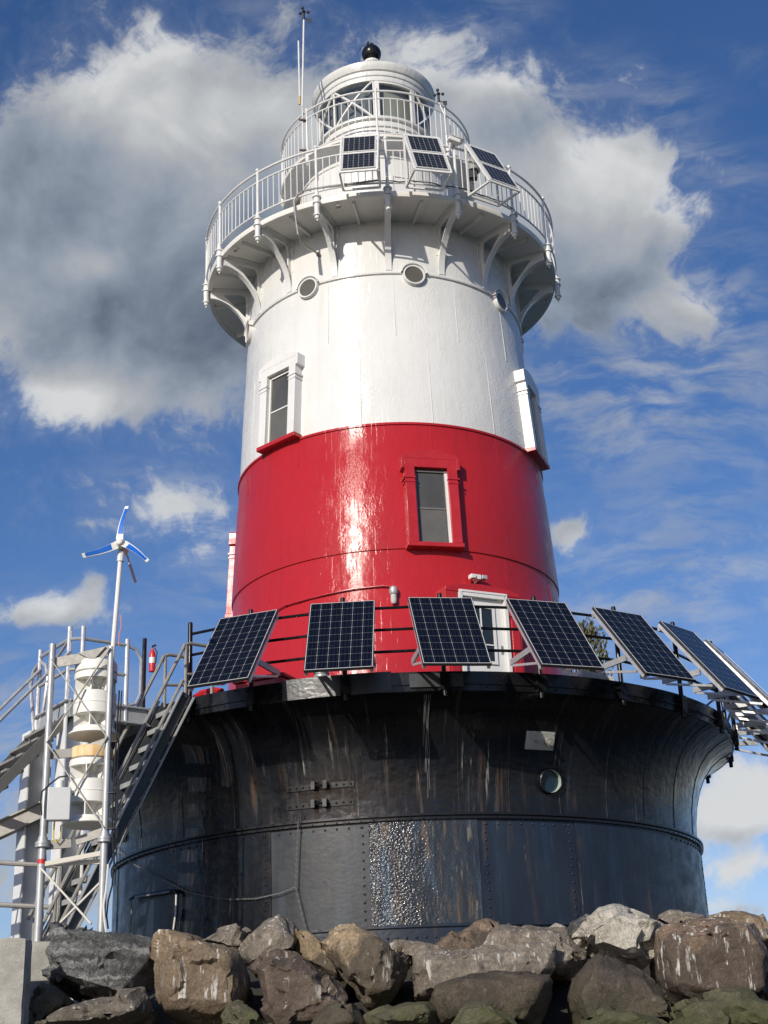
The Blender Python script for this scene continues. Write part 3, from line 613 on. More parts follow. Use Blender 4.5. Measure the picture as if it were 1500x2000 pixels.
for i in range(8):
    a0 = 0.5 + 45 * i; a1 = a0 + 45
    m.T = Matrix.Identity(4)
    if i != 0:
        m.tube([pol(a0 + 45 * t / 8, 1.03, 16.22 + .83 * t / 8) for t in range(9)], .022, 6); m.tube([pol(a0 + 45 * t / 8, 1.03, 17.05 - .83 * t / 8) for t in range(9)], .022, 6)
    m.tube([pol(a0, 1.03, 16.2), pol(a0, 1.03, 17.06)], .02, 6)
m.build('astragals', WTRIM, LH)
m = MB()
for (z0, z1) in ((16.2, 16.265), (16.985, 17.05)): m.lathe([(1.0, z0), (1.05, z0), (1.05, z1), (1.0, z1)], 16, 3.5, 43, close=True)
for (a0, a1) in ((1.5, 6.0), (41, 45.5)): m.lathe([(1.0, 16.2), (1.052, 16.2), (1.052, 17.05), (1.0, 17.05)], 2, a0, a1, close=True)
m.build('lantern_door_frame', WTRIM, LH)
m = MB(); m.lathe([(.9, 17.05), (1.06, 17.03), (1.07, 17.09), (1.065, 17.12), (1.085, 17.135), (1.10, 17.19), (1.09, 17.22), (1.12, 17.235), (1.155, 17.30), (1.165, 17.35), (1.165, 17.385), (1.14, 17.40), (1.06, 17.44), (.8, 17.62), (.5, 17.82), (.22, 17.98), (.13, 18.04), (.11, 18.2), (.16, 18.26), (.16, 18.3), (.08, 18.32), (.07, 18.36)], 96); m.build('lantern_roof', WHITE, LH)
m = MB(); m.ball((0, 0, 18.515), .187, 20); m.tube([(0, 0, 18.68), (0, 0, 18.77)], .03, 8)
m.tube([(-.02, 0, 18.72), (-.07, -.02, 18.77), (-.05, -.02, 18.80)], .022, 6); m.tube([(.0, 0, 18.74), (.05, -.02, 18.75)], .02, 6)
m.tube([(-.05, -.02, 18.74), (-.17, -.12, 18.62), (-.23, -.1, 18.52)], .006, 5); m.build('vent_ball', BLACK, LH)

# entrance door
b = MB().at(25.7, rt(5.6), 4.795); w = .375
b.box((-w - .13, -.0, .91), (.20, .32, 1.82)); b.box((w + .13, -.0, .91), (.20, .32, 1.82))
b.prism([(-.60, 1.80), (-.60, 1.86), (-.45, 1.90), (-.2, 1.935), (0, 1.945), (.2, 1.935), (.45, 1.90), (.60, 1.86), (.60, 1.80)], -.17, .25)
for sx in (-1, 1): b.box((sx * (w + .13), -.02, 1.55), (.24, .32, .10)); b.box((sx * (w + .13), -.165, .9), (.13, .02, 1.1))
df = b.build('door', RTRIM, LH, bev=.006)
b = MB().at(25.7, rt(5.6), 4.795)
b.box((-w + .01, -.14, .93), (.05, .1, 1.80)); b.box((w - .01, -.14, .93), (.05, .1, 1.80)); b.box((0, -.14, 1.77), (.7, .1, .06)); b.box((0, -.175, 1.812), (.72, .05, .03)); b.build('door_frame', WTRIM, df)
b = MB().at(25.7, rt(5.6), 4.795); b.box((0, -.10, .88), (.68, .05, 1.72)); b.box((-.0, -.135, .38), (.46, .016, .5)); b.build('door_leaf', WTRIM, df, bev=.006)
b = MB().at(25.7, rt(5.6), 4.795); b.box((-.04, -.128, 1.2), (.38, .012, .8)); b.build('pane', DGLASS, df)
b = MB().at(25.7, rt(5.6), 4.795)
b.ringplate([(-.27, .77), (.19, .77), (.19, 1.63), (-.27, 1.63)], [(-.23, .81), (.15, .81), (.15, 1.59), (-.23, 1.59)], -.15, -.11); b.box((-.04, -.14, 1.2), (.018, .02, .8)); b.box((-.04, -.1405, 1.05), (.38, .02, .018)); b.build('glazing_bars', WTRIM, df)
b = MB().at(25.7, rt(5.6), 4.795); b.tube([(.30, -.125, .62), (.30, -.19, .62), (.20, -.19, .62)], .014, 6); b.box((.275, -.13, 1.0), (.03, .02, .12)); b.build('handle', TPIPE, df)

# deck railing
posts = [-32.0, -21.4, -7.5, 6.3, 20.3, 34.2, 47.8, 61.6, 75.5, 89.3, 103, 117, 131, 145]
DR = 5.06
rail = MB()
for z in (5.645, 5.36, 5.075):
    for a, b_ in zip(posts, posts[1:]): rail.tube([pol(a, DR, z), pol(b_, DR, z)], .019, 7)
dr_ = rail.build('deck_railing', BLACK, LH)
for a in posts:
    p = pol(a, DR + .01, 0); b = MB(); b.lathe([(.03, 4.47), (.031, 5.78), (.026, 5.80), (.001, 5.805)], 12, c=(p.x, p.y, 0))
    b.at(a, DR, 4.66).box((0, .0, 0), (.11, .10, .22)); b.build('post', BLACK, dr_)
    b = MB()

# small fittings on the base
def flmat(az, z):
    """frame lying on the flared hull: x right, -y outward"""
    r0, r1 = flr(z - .08), flr(z + .08); t = math.degrees(math.atan2(r1 - r0, .16))
    return Matrix.Rotation(R(az), 4, 'Z') @ Matrix.Translation((0, -flr(z), z)) @ Matrix.Rotation(R(t), 4, 'X')
def onfl(x, y):
    for k in range(60):
        z = 3.2 + 1.3 * k / 59; P = cyl(x, y, flr(z))
        if P.z <= z: return azof(P), z
    return azof(P), z
for (x, y) in ((627, 1537), (627, 1574)):
    az, z = onfl(x, y); b = MB(); rr = flr(z)
    for s_ in (-1, 1):
        a0, a1 = (az - 6.0, az - 1.0) if s_ < 0 else (az + .9, az + 5.6)
        b.T = Matrix.Identity(4); b.lathe([(rr - .01, z - .035), (rr + .018, z - .035), (rr + .022, z + .035), (rr - .01, z + .035)], 8, a0, a1, close=True)
        for k in range(4): b.at(a0 + .6 + k * 1.2, rr + .024, z).ball((0, 0, 0), .015, 5)
        b.at(az + s_ * 1.0, rr + .06, z).box((0, 0, 0), (.05, .10, .10))
    b.at(az, rr + .07, z); b.tube([(-.12, 0, 0), (.12, 0, 0)], .016, 6); b.build('hinge_strap', BLACK, LH)
az, z = onfl(1054, 1449); T = flmat(az, z)
b = MB().frame(T); b.box((0, -.012, 0), (.40, .03, .235))
for sx in (-.17, 0, .17):
    for sz in (-.09, .09): b.box((sx, -.03, sz), (.02, .012, .02))
pl = b.build('bolted_plate', simple('worn_grey_plate', (.33, .34, .32), .55, .1, .35, 12, .1), LH, bev=.008)
b = MB().frame(T); b.tube([(.10, -.03, 0), (.10, -.09, 0)], .055, 10); b.tube([(.10, -.09, 0), (.10, -.15, 0)], .03, 10); b.tube([(-.07, -.03, 0), (-.07, -.09, 0)], .022, 8); b.build('pipe_stub', GALVD, pl)
for (x, y, rr_) in ((1071, 1528, .155), (238, 1625, .15)):
    az, z = onfl(x, y); T = flmat(az, z) @ Matrix.Rotation(R(90), 4, 'X')
    b = MB().frame(T); b.lathe([(rr_ * .93, .075), (rr_ * .97, .08), (rr_ * 1.03, .07), (rr_ * 1.06, .01), (rr_ * 1.06, -.05)], 36)
    po = b.build('base_porthole', BLACK, LH)
    b = MB().frame(T); b.lathe([(rr_ * .92, -.02), (rr_ * .93, .074)], 36); b.build('reveal', simple('pale_green_reveal', (.34, .42, .36), .4, 0, .2, 12), po)
    b = MB().frame(T); b.disc((0, 0, 0), rr_ * .92, -.01, .008, 32); b.build('pane', glassy('dark_port_glass', (.010, .026, .042), .05), po)

# ------------------------------------------------------------------ things fixed to or hanging on the lighthouse
# wall lamp, conduit, flood light on the red wall
P = cyl(769, 1165, rt(6.6) + .01); az, z = azof(P), P.z
b = thing('wall_lamp', 'small glass jar lamp on the red wall, left of the door', 'wall lamp', pol(az, rt(z), z))
q = MB().at(az, rt(z) + .06, z); q.lathe([(.001, .13), (.05, .125), (.062, .09), (.062, .03), (.05, .01)], 16); q.tube([(0, .06, .09), (0, 0, .09)], .02, 6); q.build('cap', GALV, b)
q = MB().at(az, rt(z) + .06, z); q.lathe([(.045, .02), (.046, -.09), (.03, -.125), (.001, -.13)], 16); q.build('glass_jar', simple('frosted_glass', (.5, .5, .47), .15), b)
path = [(769, 1151), (762, 1145), (748, 1144), (690, 1150), (640, 1160), (585, 1174), (558, 1182), (546, 1188), (540, 1193)]
q = MB(); q.tube([cyl(x, y, rt(6.65) + .03) for x, y in path], .012, 7)
for x, y in path[2:-2]: p = cyl(x, y, rt(6.65) + .02); q.at(azof(p), rt(6.65) + .015, p.z).box((0, 0, 0), (.035, .03, .03))
q.tube([(0, 0, 0), (0, .01, 0)], .01)
tag(q.build('conduit', RTRIM, org=pol(-10, 2.7, 6.6)), 'red painted conduit curving along the red wall from the jar lamp', 'conduit')
P = cyl(927, 1132, rt(6.9)); az, z = azof(P), P.z
b = thing('flood_light', 'white twin-headed flood light on the red wall above the door', 'flood light', pol(az, rt(z), z))
q = MB().at(az, rt(z) + .07, z); q.box((0, 0, 0), (.085, .12, .075)); q.tube([(0, .08, -.06), (0, 0, -.03)], .02, 6); q.build('sensor_housing', WTRIM, b, bev=.008)
for s_ in (-1, 1):
    q = MB().at(az, rt(z) + .10, z); q.prism([(s_ * .05, -.025), (s_ * .13, -.035), (s_ * .135, .03), (s_ * .05, .03)], -.05, .05); q.tube([(s_ * .03, 0, -.01), (s_ * .07, 0, -.01)], .014, 6); q.build('lamp_head', WTRIM if s_ < 0 else GALV, b, bev=.006)

# large solar panels on the deck rail
def make_panel():
    root = thing('solar_module', 'solar panel on the deck railing', 'solar panel')
    w, L, t = .817, 1.396, R(37.6)
    T = Matrix.Rotation(-t, 4, 'X')          # panel plane: local z' down-slope negative; -y outward
    q = MB().frame(T)
    for (c, d) in (((-w / 2 + .008, .0, -L / 2), (.016, .036, L)), ((w / 2 - .008, 0, -L / 2), (.016, .036, L)), ((0, 0, -.008), (w - .03, .036, .016)), ((0, 0, -L + .008), (w - .03, .036, .016))): q.box(c, d)
    fo = q.build('frame', simple('dark_panel_frame', (.05, .05, .055), .35, .4), root)
    q = MB().frame(T); e = .006
    for (c, d) in (((-w / 2 + .011, -.0195, -L / 2), (e, .003, L - .016)), ((w / 2 - .011, -.0195, -L / 2), (e, .003, L - .016)), ((0, -.0195, -.010), (w - .03, .003, e)), ((0, -.0195, -L + .010), (w - .03, .003, e))): q.box(c, d)
    q.build('trim', simple('panel_trim', (.6, .6, .58), .4), fo)
    # cell sheet: own object axes (x across, y along) so the grid is laid in its own plane
    q = MB(); q.box((0, 0, 0), (w - .024, L - .024, .006))
    so_ = q.build('cell_sheet', PVBIG, root)
    so_.matrix_local = Matrix.Translation((T @ V((0, -.0145, -L / 2))) * K) @ T.to_4x4() @ Matrix.Rotation(R(90), 4, 'X')
    q = MB().frame(T)
    for sx in (-.385, .385): q = MB().frame(T); q.box((sx, .045, -L / 2), (.035, .045, L * .98)); q.build('mounting_rail', ALU, root)
    for sx in (-.37, .37):
        q = MB(); q.beam((sx, .08, -.80), (sx, -.50, -.80), .03, .075); q.build('strut', GALV, root)
        q = MB(); q.beam((sx, .03, -.85), (sx, -.66, -1.02), .025, .03); q.build('brace', ALU, root)
    q = MB(); q.beam((-.38, .04, -.09), (.38, .04, -.09), .04, .05); q.build('crossbar', ALU, root)
    return root
pan = make_panel(); first = True
specs = [(-21.4, 1.5, 'solar panel beside the top of the steel stair, at the left end', ), (-7.4, 4.7, 'nearly square-on solar panel directly left of the jar lamp, in front of the red wall'),
         (6.25, 2.75, 'solar panel on the deck rail just left of the white door, partly covering it'), (20.4, -.6, 'solar panel hiding the right edge of the door, with a silver side rail'),
         (34.3, -1.6, 'solar panel against the sky directly right of the bushy plant on the deck'), (47.9, -1.1, 'bluish solar panel seen at a steep slant near the right edge of the deck'),
         (61.6, 0, 'solar panel seen almost edge-on with a long bright rail, at the right border'), (75.5, 0, 'solar panel seen from its underside, lower right beyond the deck edge'), (89.4, 0, 'farthest solar panel on the right, mostly behind the other racks')]
for i, sp in enumerate(specs):
    o = pan if i == 0 else copy_tree(pan)
    if i == 0: tmpl = pan
    a, yw, lb = sp[0], sp[1], sp[2]
    o.location = pol(a + (0 if i < 6 else 0), 5.118, 5.716) * K; o.rotation_euler = (0, 0, R(a + yw)); tag(o, lb, 'solar panel', 'solar panels along the deck railing')

# small framed pairs of solar panels on the gallery rail
def make_frame():
    root = thing('framed_solar_module', 'framed solar panels on gallery', 'solar panel'); w, L, t = .584, 1.20, R(27.8); T = Matrix.Rotation(-t, 4, 'X'); q = MB()
    A = [T @ V((sx * w / 2, 0, 0)) for sx in (-1, 1)]; B = [T @ V((sx * w / 2, 0, -L)) for sx in (-1, 1)]; C_ = [V((sx * w / 2, .0, -1.0)) for sx in (-1, 1)]
    for i in (0, 1):
        q.beam(A[i], B[i], .03, .03, (0, -1, 0)); q.beam(B[i], C_[i], .03, .03, (0, -1, 0)); q.beam(C_[i], A[i], .028, .028, (0, -1, 0))
    q.beam(A[0], A[1], .03, .03); q.beam(B[0], B[1], .03, .03); q.beam(C_[0], C_[1], .03, .03); mid = [A[i].lerp(B[i], .5) for i in (0, 1)]; q.beam(mid[0], mid[1], .03, .03)
    q.build('frame', WTRIM, root)
    for k in (0, 1):
        q = MB().frame(T); cz = -L * (.26 + .5 * k) + (.02 if k else 0); q.box((0, -.012, cz), (w - .05, .02, L * .44)); q.build('backing', simple('panel_backing', (.5, .5, .48), .5), root)
        q = MB(); q.box((0, 0, 0), (.49, .47, .004)); so_ = q.build('cell_sheet', PVSM, root)
        so_.matrix_local = Matrix.Translation((T @ V((.0, -.025, cz))) * K) @ T.to_4x4() @ Matrix.Rotation(R(90), 4, 'X')
    return root
fr = make_frame()
for i, (a, yw, lb) in enumerate([(-4.4, 1.0, 'white frame with two small solar panels, left of the middle gallery post'), (13.4, 0, 'white frame with two small solar panels, second of three on the gallery rail'), (32.1, 1.0, 'white frame with two small solar panels, slanting away at the right of the gallery')]):
    o = fr if i == 0 else copy_tree(fr); o.location = pol(a, 3.2, 14.205) * K; o.rotation_euler = (0, 0, R(a + yw)); tag(o, lb, 'solar panel', 'framed solar panels on the gallery')

# wind instruments
def anemometer(name, lab, p, top, low, w0):
    t = thing(name, lab, 'anemometer', p)
    q = MB(); q.tube([p, (p[0], p[1], low)], .012, 8); q.tube([(p[0], p[1], low), (top[0], top[1], top[2] - .2)], w0, 8); q.build('mast', WTRIM, t)
    q = MB(); x, y, z = top; q.tube([(x, y, z - .2), (x, y, z)], .022, 8); q.ball((x, y, z - .02), .035, 6)
    for k in range(3):
        a = R(20 + 120 * k); q.tube([(x, y, z), (x + .08 * math.cos(a), y + .08 * math.sin(a), z)], .005, 4); q.ball((x + .085 * math.cos(a), y + .085 * math.sin(a), z), .03, 5)
    q.tube([(x, y, z - .16), (x + .10, y, z - .22)], .008, 5); q.box((x + .11, y, z - .22), (.07, .008, .09)); q.build('cup_rotor', RUBBER, t)
    return t
pb = pol(-45, 1.80, 15.30); tp = atY(593, 22, pb.y); t = anemometer('anemometer', 'tall thin mast with black wind cups, clamped to the upper gallery rail', pb, tp, 16.35, .017)
q = MB()
for z in (15.4, 16.05):
    q.tube([(pb.x - .06, pb.y - .03, z), (pb.x + .08, pb.y + .02, z)], .018, 6); q.box((pb.x + .02, pb.y, z), (.07, .07, .035))
q.tube([(pb.x + .02, pb.y + .02, z), (pb.x + .03, pb.y + .02, z + .04)], .01); q.build('clamp', simple('rusty_clamp', (.10, .06, .05), .7), t)
pw = V((pb.x - .045, pb.y, 0)); q = MB(); q.tube([(pw.x, pw.y, 16.45), (pw.x, pw.y, atY(590, 80, pb.y).z)], .016, 8); q.build('whip_antenna', WTRIM, t)
q = MB(); q.tube([(pw.x, pw.y, 16.40), (pw.x, pw.y, 16.58)], .022, 8); q.build('antenna_base', simple('brass', (.5, .38, .16), .4, .5), t)
pb = pol(44, 1.80, 15.6); tp = atY(856, 182, pb.y); anemometer('anemometer', 'short mast with black wind cups beside the right side of the lantern', pb, tp, 16.0, .010)

# camera, lamp and cables on the gallery
p = cyl(886, 275, 3.2); t = thing('security_camera', 'white camera under a sunshade beside the right framed panels on the gallery rail', 'camera', p)
q = MB(); q.frame(Matrix.Translation(p) @ Matrix.Rotation(R(20), 4, 'Z') @ Matrix.Rotation(R(14), 4, 'Y')); q.box((0, 0, 0), (.20, .11, .07)); q.box((.03, 0, .05), (.27, .14, .012)); q.tube([(.10, 0, 0), (.125, 0, 0)], .04, 10); q.build('camera_body', WTRIM, t, bev=.008)
q = MB(); q.tube([p + V((-.05, 0, -.03)), p + V((-.07, .06, -.12)), pol(azof(p) - 1.5, 3.1, p.z - .16)], .022, 7); q.build('mount', WTRIM, t)
p = atY(925, 330, -2.1); t = thing('flood_lamp', 'dark hanging lamp inside the gallery rail behind the right framed panels', 'lamp', p)
q = MB(); q.lathe([(.001, .2), (.06, .19), (.10, .1), (.11, -.05), (.08, -.06)], 16, c=p); q.tube([p + V((0, 0, .2)), p + V((-.1, .2, .42))], .012, 6); q.build('shade', GALVD, t)
q = MB(); q.box(p + V((-.02, 0, -.13)), (.14, .12, .14)); q.tube([p + V((-.1, 0, .3)), p + V((-.13, 0, 0)), p + V((-.02, 0, -.3))], .012, 6); q.build('ballast', RUBBER, t)
path = [cyl(x, y, 3.13) for x, y in ((740, 352), (700, 357), (650, 363), (610, 369), (592, 373), (581, 380), (574, 392), (576, 415), (579, 440), (582, 458))] + [V(cyl(586, 470, 3.0)), V(cyl(592, 478, 2.9)), V(cyl(608, 488, 2.6)), V(cyl(622, 496, 2.37))]
q = MB(); q.tube(path, .017, 8); q.tube([path[-1], path[-1] + V((0, -.03, -.04))], .035, 8); tag(q.build('conduit', TPIPE, org=path[8]), 'grey pipe bending down from the gallery rail to the white wall', 'pipe')
for (x, y, lb) in ((661, 403, 'little square flood light under the gallery floor near the middle finials'), (461, 488, 'little square flood light under the gallery floor near its left end')):
    p = atZ(x, y, 13.07); q = MB(); q.frame(Matrix.Translation(p) @ Matrix.Rotation(R(azof(p)), 4, 'Z') @ Matrix.Rotation(R(-30), 4, 'X')); q.box((0, 0, 0), (.075, .04, .055)); q.box((0, .02, .045), (.02, .02, .06))
    tag(q.build('flood_light', TPIPE, org=p), lb, 'flood light', 'flood lights under the gallery')
p0 = pol(-22, 3.05, 13.42)
q = MB(); pts = []
for k in range(30):
    t_ = k / 29; a = -4 + 50 * t_; pts.append(pol(a, 3.12, 13.385 + .012 * math.sin(t_ * 23) + .008 * math.sin(t_ * 51)))
q.tube(pts, .009, 5); tag(q.build('cable', RUBBER, org=pts[0]), 'black cable lying loosely along the bottom gallery rail', 'cable')

# ------------------------------------------------------------------ chain, pipe and ropes on the base
def chain(name, pts, lab, r=.009, pitch=.026):
    q = MB(); L = 0; pts = [V(p) for p in pts]; out = []
    for a, b in zip(pts, pts[1:]):
        n = max(1, int((b - a).length / pitch))
        for k in range(n): out.append((a.lerp(b, k / n), (b - a).normalized()))
    for i, (c, d) in enumerate(out):
        x = d.cross(V((0, 1, .3))).normalized(); y = d.cross(x)
        s_ = x if i % 2 else y; q.tube([c + d * pitch * .62 * math.cos(t) + s_ * r * .9 * math.sin(t) for t in [k * math.pi / 3 for k in range(6)]], r * .36, 4, closed=True)
    return tag(q.build(name, CHAINM, org=pts[0]), lab, 'chain')
cp = [(222, 1652), (255, 1684), (290, 1706), (325, 1722), (360, 1740), (400, 1750), (450, 1757), (500, 1755), (545, 1745), (581, 1731)]
chain('chain', [cyl(x, y, 4.42) if x > 232 else atY(x, y, -1.2) for x, y in cp], 'thin chain sagging across the left side of the black base')
chain('chain', [cyl(x, y, 4.43) for x, y in ((583, 1604), (581, 1650), (579, 1700), (578, 1735), (585, 1765), (592, 1795), (598, 1817))], 'chain hanging straight down the black base from the seam', .012, .034)
pp = [(254, 1757), (262, 1751), (300, 1745), (330, 1740), (342, 1740), (346, 1746), (345, 1780), (340, 1818)]
t = thing('pipe_run', 'wrapped pipe bent over the lower left of the black base', 'pipe', cyl(300, 1745, 4.45))
q = MB(); q.tube([cyl(x, y, 4.43) for x, y in pp], .022, 8); q.build('pipe', BLACK, t)
q = MB(); q.tube([cyl(x + 2, y + 1.5, 4.45) for x, y in pp[1:4]], .012, 6); q.build('white_wrap', TPIPE, t)
q = MB(); q.tube([cyl(x - 2, y + 1.5, 4.452) for x, y in pp[-3:]], .011, 6); q.build('white_wrap', WTRIM, t)
q = MB(); q.tube([cyl(256, 1757, 4.44), cyl(257, 1775, 4.44), cyl(254, 1822, 4.44)], .011, 6); q.build('green_hose', simple('green_hose', (.12, .18, .13), .5), t)
q = MB()
for k in range(5):
    pts = []
    for j in range(12):
        z = 4.53 - .105 * j; x = 829 + 2.6 * k + 1.2 * math.sin(j * 1.1 + k * 2); a = azof(cyl(x, 1400, 4.8)); pts.append(pol(a, flr(z) + .012, z))
    q.tube(pts[:6 + (k * 3) % 7], .0035, 4)
tag(q.build('rope_strands', simple('frayed_rope', (.17, .17, .165), .8), org=pol(2, 4.8, 4.5)), 'frayed pale rope strands hanging from the deck edge', 'rope')

# ------------------------------------------------------------------ things standing on the deck
p = cyl(628, 1316, 4.7); p.z = 4.8
q = MB(); 
for k in range(7): q.lathe([(.085, .02 + k * .04), (.1, .03 + k * .04), (.1, .05 + k * .04), (.085, .06 + k * .04)], 18, c=(p.x, p.y, 4.79))
q.lathe([(.08, 0), (.08, .3), (.001, .31)], 18, c=(p.x, p.y, 4.79))
tag(q.build('vent_pipe', GALV, org=p), 'short ribbed grey vent pipe on the deck, under the square-on panel', 'vent')
p = V((pol(35, 4.55, 4.8)))
q = MB().at(33.5, 4.55, 4.8); q.prism([(-.34, 0), (.3, 0), (.3, .10), (.24, .17), (-.28, .2), (-.34, .12)], -.2, .2); b = q.build('deck_box', WTRIM, org=p, bev=.03); tag(b, 'low white box on the deck edge under the fourth panel, right of the door', 'box')
p = pol(-33, 4.6, 4.8)
t = thing('mooring_cleat', 'red painted mooring cleat on the deck behind the leftmost panel', 'cleat', p)
q = MB(); q.lathe([(.09, 0), (.07, .06), (.06, .16)], 14, c=p); q.build('stem', RTRIM, t)
q = MB().at(-33, 4.6, 4.8); q.tube([(-.24, 0, .15), (-.1, 0, .18), (.1, 0, .18), (.24, 0, .15)], [.035, .05, .05, .035], 8); q.build('horns', RTRIM, t)
q = MB().at(-24, 4.3, 4.8); q.box((0, 0, .12), (.7, .35, .24)); q.box((0, 0, .27), (.76, .4, .05)); tag(q.build('locker', RTRIM, org=pol(-24, 4.3, 4.8), bev=.01), 'low red locker on the deck behind the left panel', 'locker')
# bushy conifer in a pot
p = pol(37.5, 4.2, 4.8)
t = thing('potted_conifer', 'olive green bushy conifer on the deck, between two panels', 'plant', p)
q = MB(); q.lathe([(.001, 0), (.13, 0), (.17, .25), (.15, .25), (.14, .2), (.001, .2)], 18, c=p); q.build('pot', simple('clay_pot', (.25, .12, .08), .8), t)
q = MB(); q.tube([p + V((0, 0, .2)), p + V((.02, 0, .6)), p + V((0, 0, 1.0))], [.03, .022, .01], 7)
for k in range(16):
    a = k * 2.4; h = .3 + .035 * k; q.tube([p + V((0, 0, h)), p + V((.2 * math.cos(a), .2 * math.sin(a), h + .2))], .007, 4)
q.build('trunk', simple('bark', (.08, .06, .04), .9), t)
q = MB(); rnd = random.Random(3)
for k in range(1500):
    a = rnd.uniform(0, 6.28); h = rnd.uniform(.22, 1.0); R_ = (.30 - .16 * abs(h - .5)) * math.sqrt(rnd.random()) * (1 + .25 * math.sin(5 * a + 9 * h))
    c = p + V((R_ * math.cos(a), R_ * math.sin(a), h + .04 * math.sin(3 * a))); d = V((math.cos(a) * .5, math.sin(a) * .5, 1)).normalized(); x = d.cross(V((rnd.uniform(-1, 1), rnd.uniform(-1, 1), .2))).normalized(); l = rnd.uniform(.04, .085)
    q.add([c, c + d * l * .5 + x * l * .22, c + d * l, c + d * l * .5 - x * l * .22], [(0, 1, 2, 3)])
q.build('foliage', leaf_mat(), t)
# fire extinguisher on its own rail post
p = atY(293, 1290, -3.1)
pt = V((p.x - .02, p.y, 4.8))
q = MB(); q.tube([(pt.x - .06, pt.y, 4.3), (pt.x - .06, pt.y, atY(289, 1247, -3.1).z)], .03, 10); tag(q.build('black_post', BLACK, org=(pt.x, pt.y, 4.3)), 'short black post carrying the fire extinguisher', 'post')
t = thing('fire_extinguisher', 'red fire extinguisher strapped to a black post by the stair', 'extinguisher', (p.x, p.y, p.z - .2))
c = (p.x + .035, p.y - .02, p.z); q = MB(); q.lathe([(.001, -.17), (.042, -.168), (.045, -.15), (.045, .08), (.03, .13), (.014, .145), (.014, .17)], 16, c=c); q.build('cylinder', EXTR, t)
q = MB(); q.lathe([(.0465, -.05), (.0465, .03)], 16, c=c); q.build('paper_label', WTRIM, t)
q = MB(); q.tube([(c[0], c[1], c[2] + .16), (c[0], c[1], c[2] + .2), (c[0] + .05, c[1], c[2] + .21)], .014, 6); q.tube([(c[0] + .03, c[1] - .02, c[2] + .17), (c[0] + .07, c[1] - .02, c[2] + .1), (c[0] + .05, c[1] - .02, c[2] - .06)], .008, 6); q.build('valve', RUBBER, t)

# ------------------------------------------------------------------ steel stair up to the deck
h = V((.8, .6, 0)); wd = V((.6, -.8, 0)); Pt = V(atZ(362, 1362, 4.75)); SW = .57
sl_ = 2.02                                   # rise per run
def st(s, run, dz=0): return Pt - wd * (SW * (1 - s)) - h * run + V((0, 0, -run * sl_ + dz))
RUN = 1.80
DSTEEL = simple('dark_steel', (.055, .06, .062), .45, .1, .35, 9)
ST = thing('steel_stair', 'steep galvanised stair climbing from the rocks to the black deck', 'stair', st(.5, RUN))
for s in (0, 1):
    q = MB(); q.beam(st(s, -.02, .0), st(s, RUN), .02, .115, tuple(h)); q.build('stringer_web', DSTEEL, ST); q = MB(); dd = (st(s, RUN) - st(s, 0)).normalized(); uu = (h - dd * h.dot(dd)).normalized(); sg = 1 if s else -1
    for e in (-1, 1): q.beam(st(s, -.02) + wd * .035 * sg + uu * e * .09, st(s, RUN) + wd * .035 * sg + uu * e * .062, .06, .012, tuple(uu))
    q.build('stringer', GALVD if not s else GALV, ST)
k = 0.06
while k < RUN:
    q = MB(); a, b = st(.03, k), st(.97, k); q.beam(a + h * .02, b + h * .02, .16, .025); q.beam(a - h * .06 + V((0, 0, -.015)), b - h * .06 + V((0, 0, -.015)), .014, .06)
    for j in range(7): c = a.lerp(b, (j + .5) / 7); q.beam(c - h * .05 + V((0, 0, .018)), c + h * .09 + V((0, 0, .018)), .03, .012)
    q.build('tread', GALV, ST); k += .118
for s in (0, 1):
    q = MB(); hr = .72
    top = st(s, 0, hr); q.tube([top + h * .38 + V((0, 0, 0)), top + h * .06, top - h * .02 + V((0, 0, -.03)), st(s, .1, hr), st(s, RUN - .1, hr)], .024, 8)
    q.tube([st(s, .04, hr * .42), st(s, RUN - .1, hr * .42)], .022, 8)
    for r_ in (.0, .9, 1.62): q.tube([st(s, r_, 0), st(s, r_, hr - .02)], .022, 8)
    q.tube([top + h * .38, top + h * .38 + V((0, 0, -hr))], .022, 8); q.tube([st(s, -.0, hr * .42), top + h * .38 + V((0, 0, -hr * .52))], .02, 8)
    q.build('handrail', GALVD, ST)

# ------------------------------------------------------------------ landing on white columns
Nn = V(atZ(136, 1383, 4.58)); lv = V((-.6, .8, 0)).normalized(); hv = V((.8, .6, 0))
LA = 1.05; LB = 1.02
LD = thing('landing_platform', 'galvanised landing on tall pale columns, left of the horn mast', 'platform', (Nn.x, Nn.y, 1.4))
c4 = [Nn, Nn + hv * LA, Nn + hv * LA + lv * LB, Nn + lv * LB]
q = MB()
for a, b in zip(c4, c4[1:] + c4[:1]): 
    q.beam(a + V((0, 0, .0)), b + V((0, 0, .0)), .03, .2); q.beam(a + V((0, 0, .1)), b + V((0, 0, .1)), .12, .02); q.beam(a + V((0, 0, -.1)), b + V((0, 0, -.1)), .12, .02)
q.build('edge_beam', GALV, LD)
q = MB(); ce = sum(c4, V()) / 4; q.add([p + V((0, 0, .085)) for p in c4] + [p + V((0, 0, .06)) for p in c4], [(0, 1, 2, 3), (4, 7, 6, 5)] + [(i, (i + 1) % 4, (i + 1) % 4 + 4, i + 4) for i in range(4)]); q.build('floor', GALVD, LD)
def hcol(b, p, ztop, zbot, w=.29):
    b.beam((p.x, p.y, zbot), (p.x, p.y, ztop), .02, w, (hv.x, hv.y, 0))
    for e in (-1, 1): b.beam(V((p.x, p.y, zbot)) + hv * e * w / 2, V((p.x, p.y, ztop)) + hv * e * w / 2, w * .9, .018, (hv.x, hv.y, 0))
for (u, v) in ((.10, .10), (.02, 1.02)):
    q = MB(); p = Nn + hv * u + lv * v; hcol(q, p, 4.48, .9); q.build('column', PALE, LD)
gp = [Nn + lv * LB, Nn + lv * .10, Nn + hv * .14, Nn + hv * LA * .72]
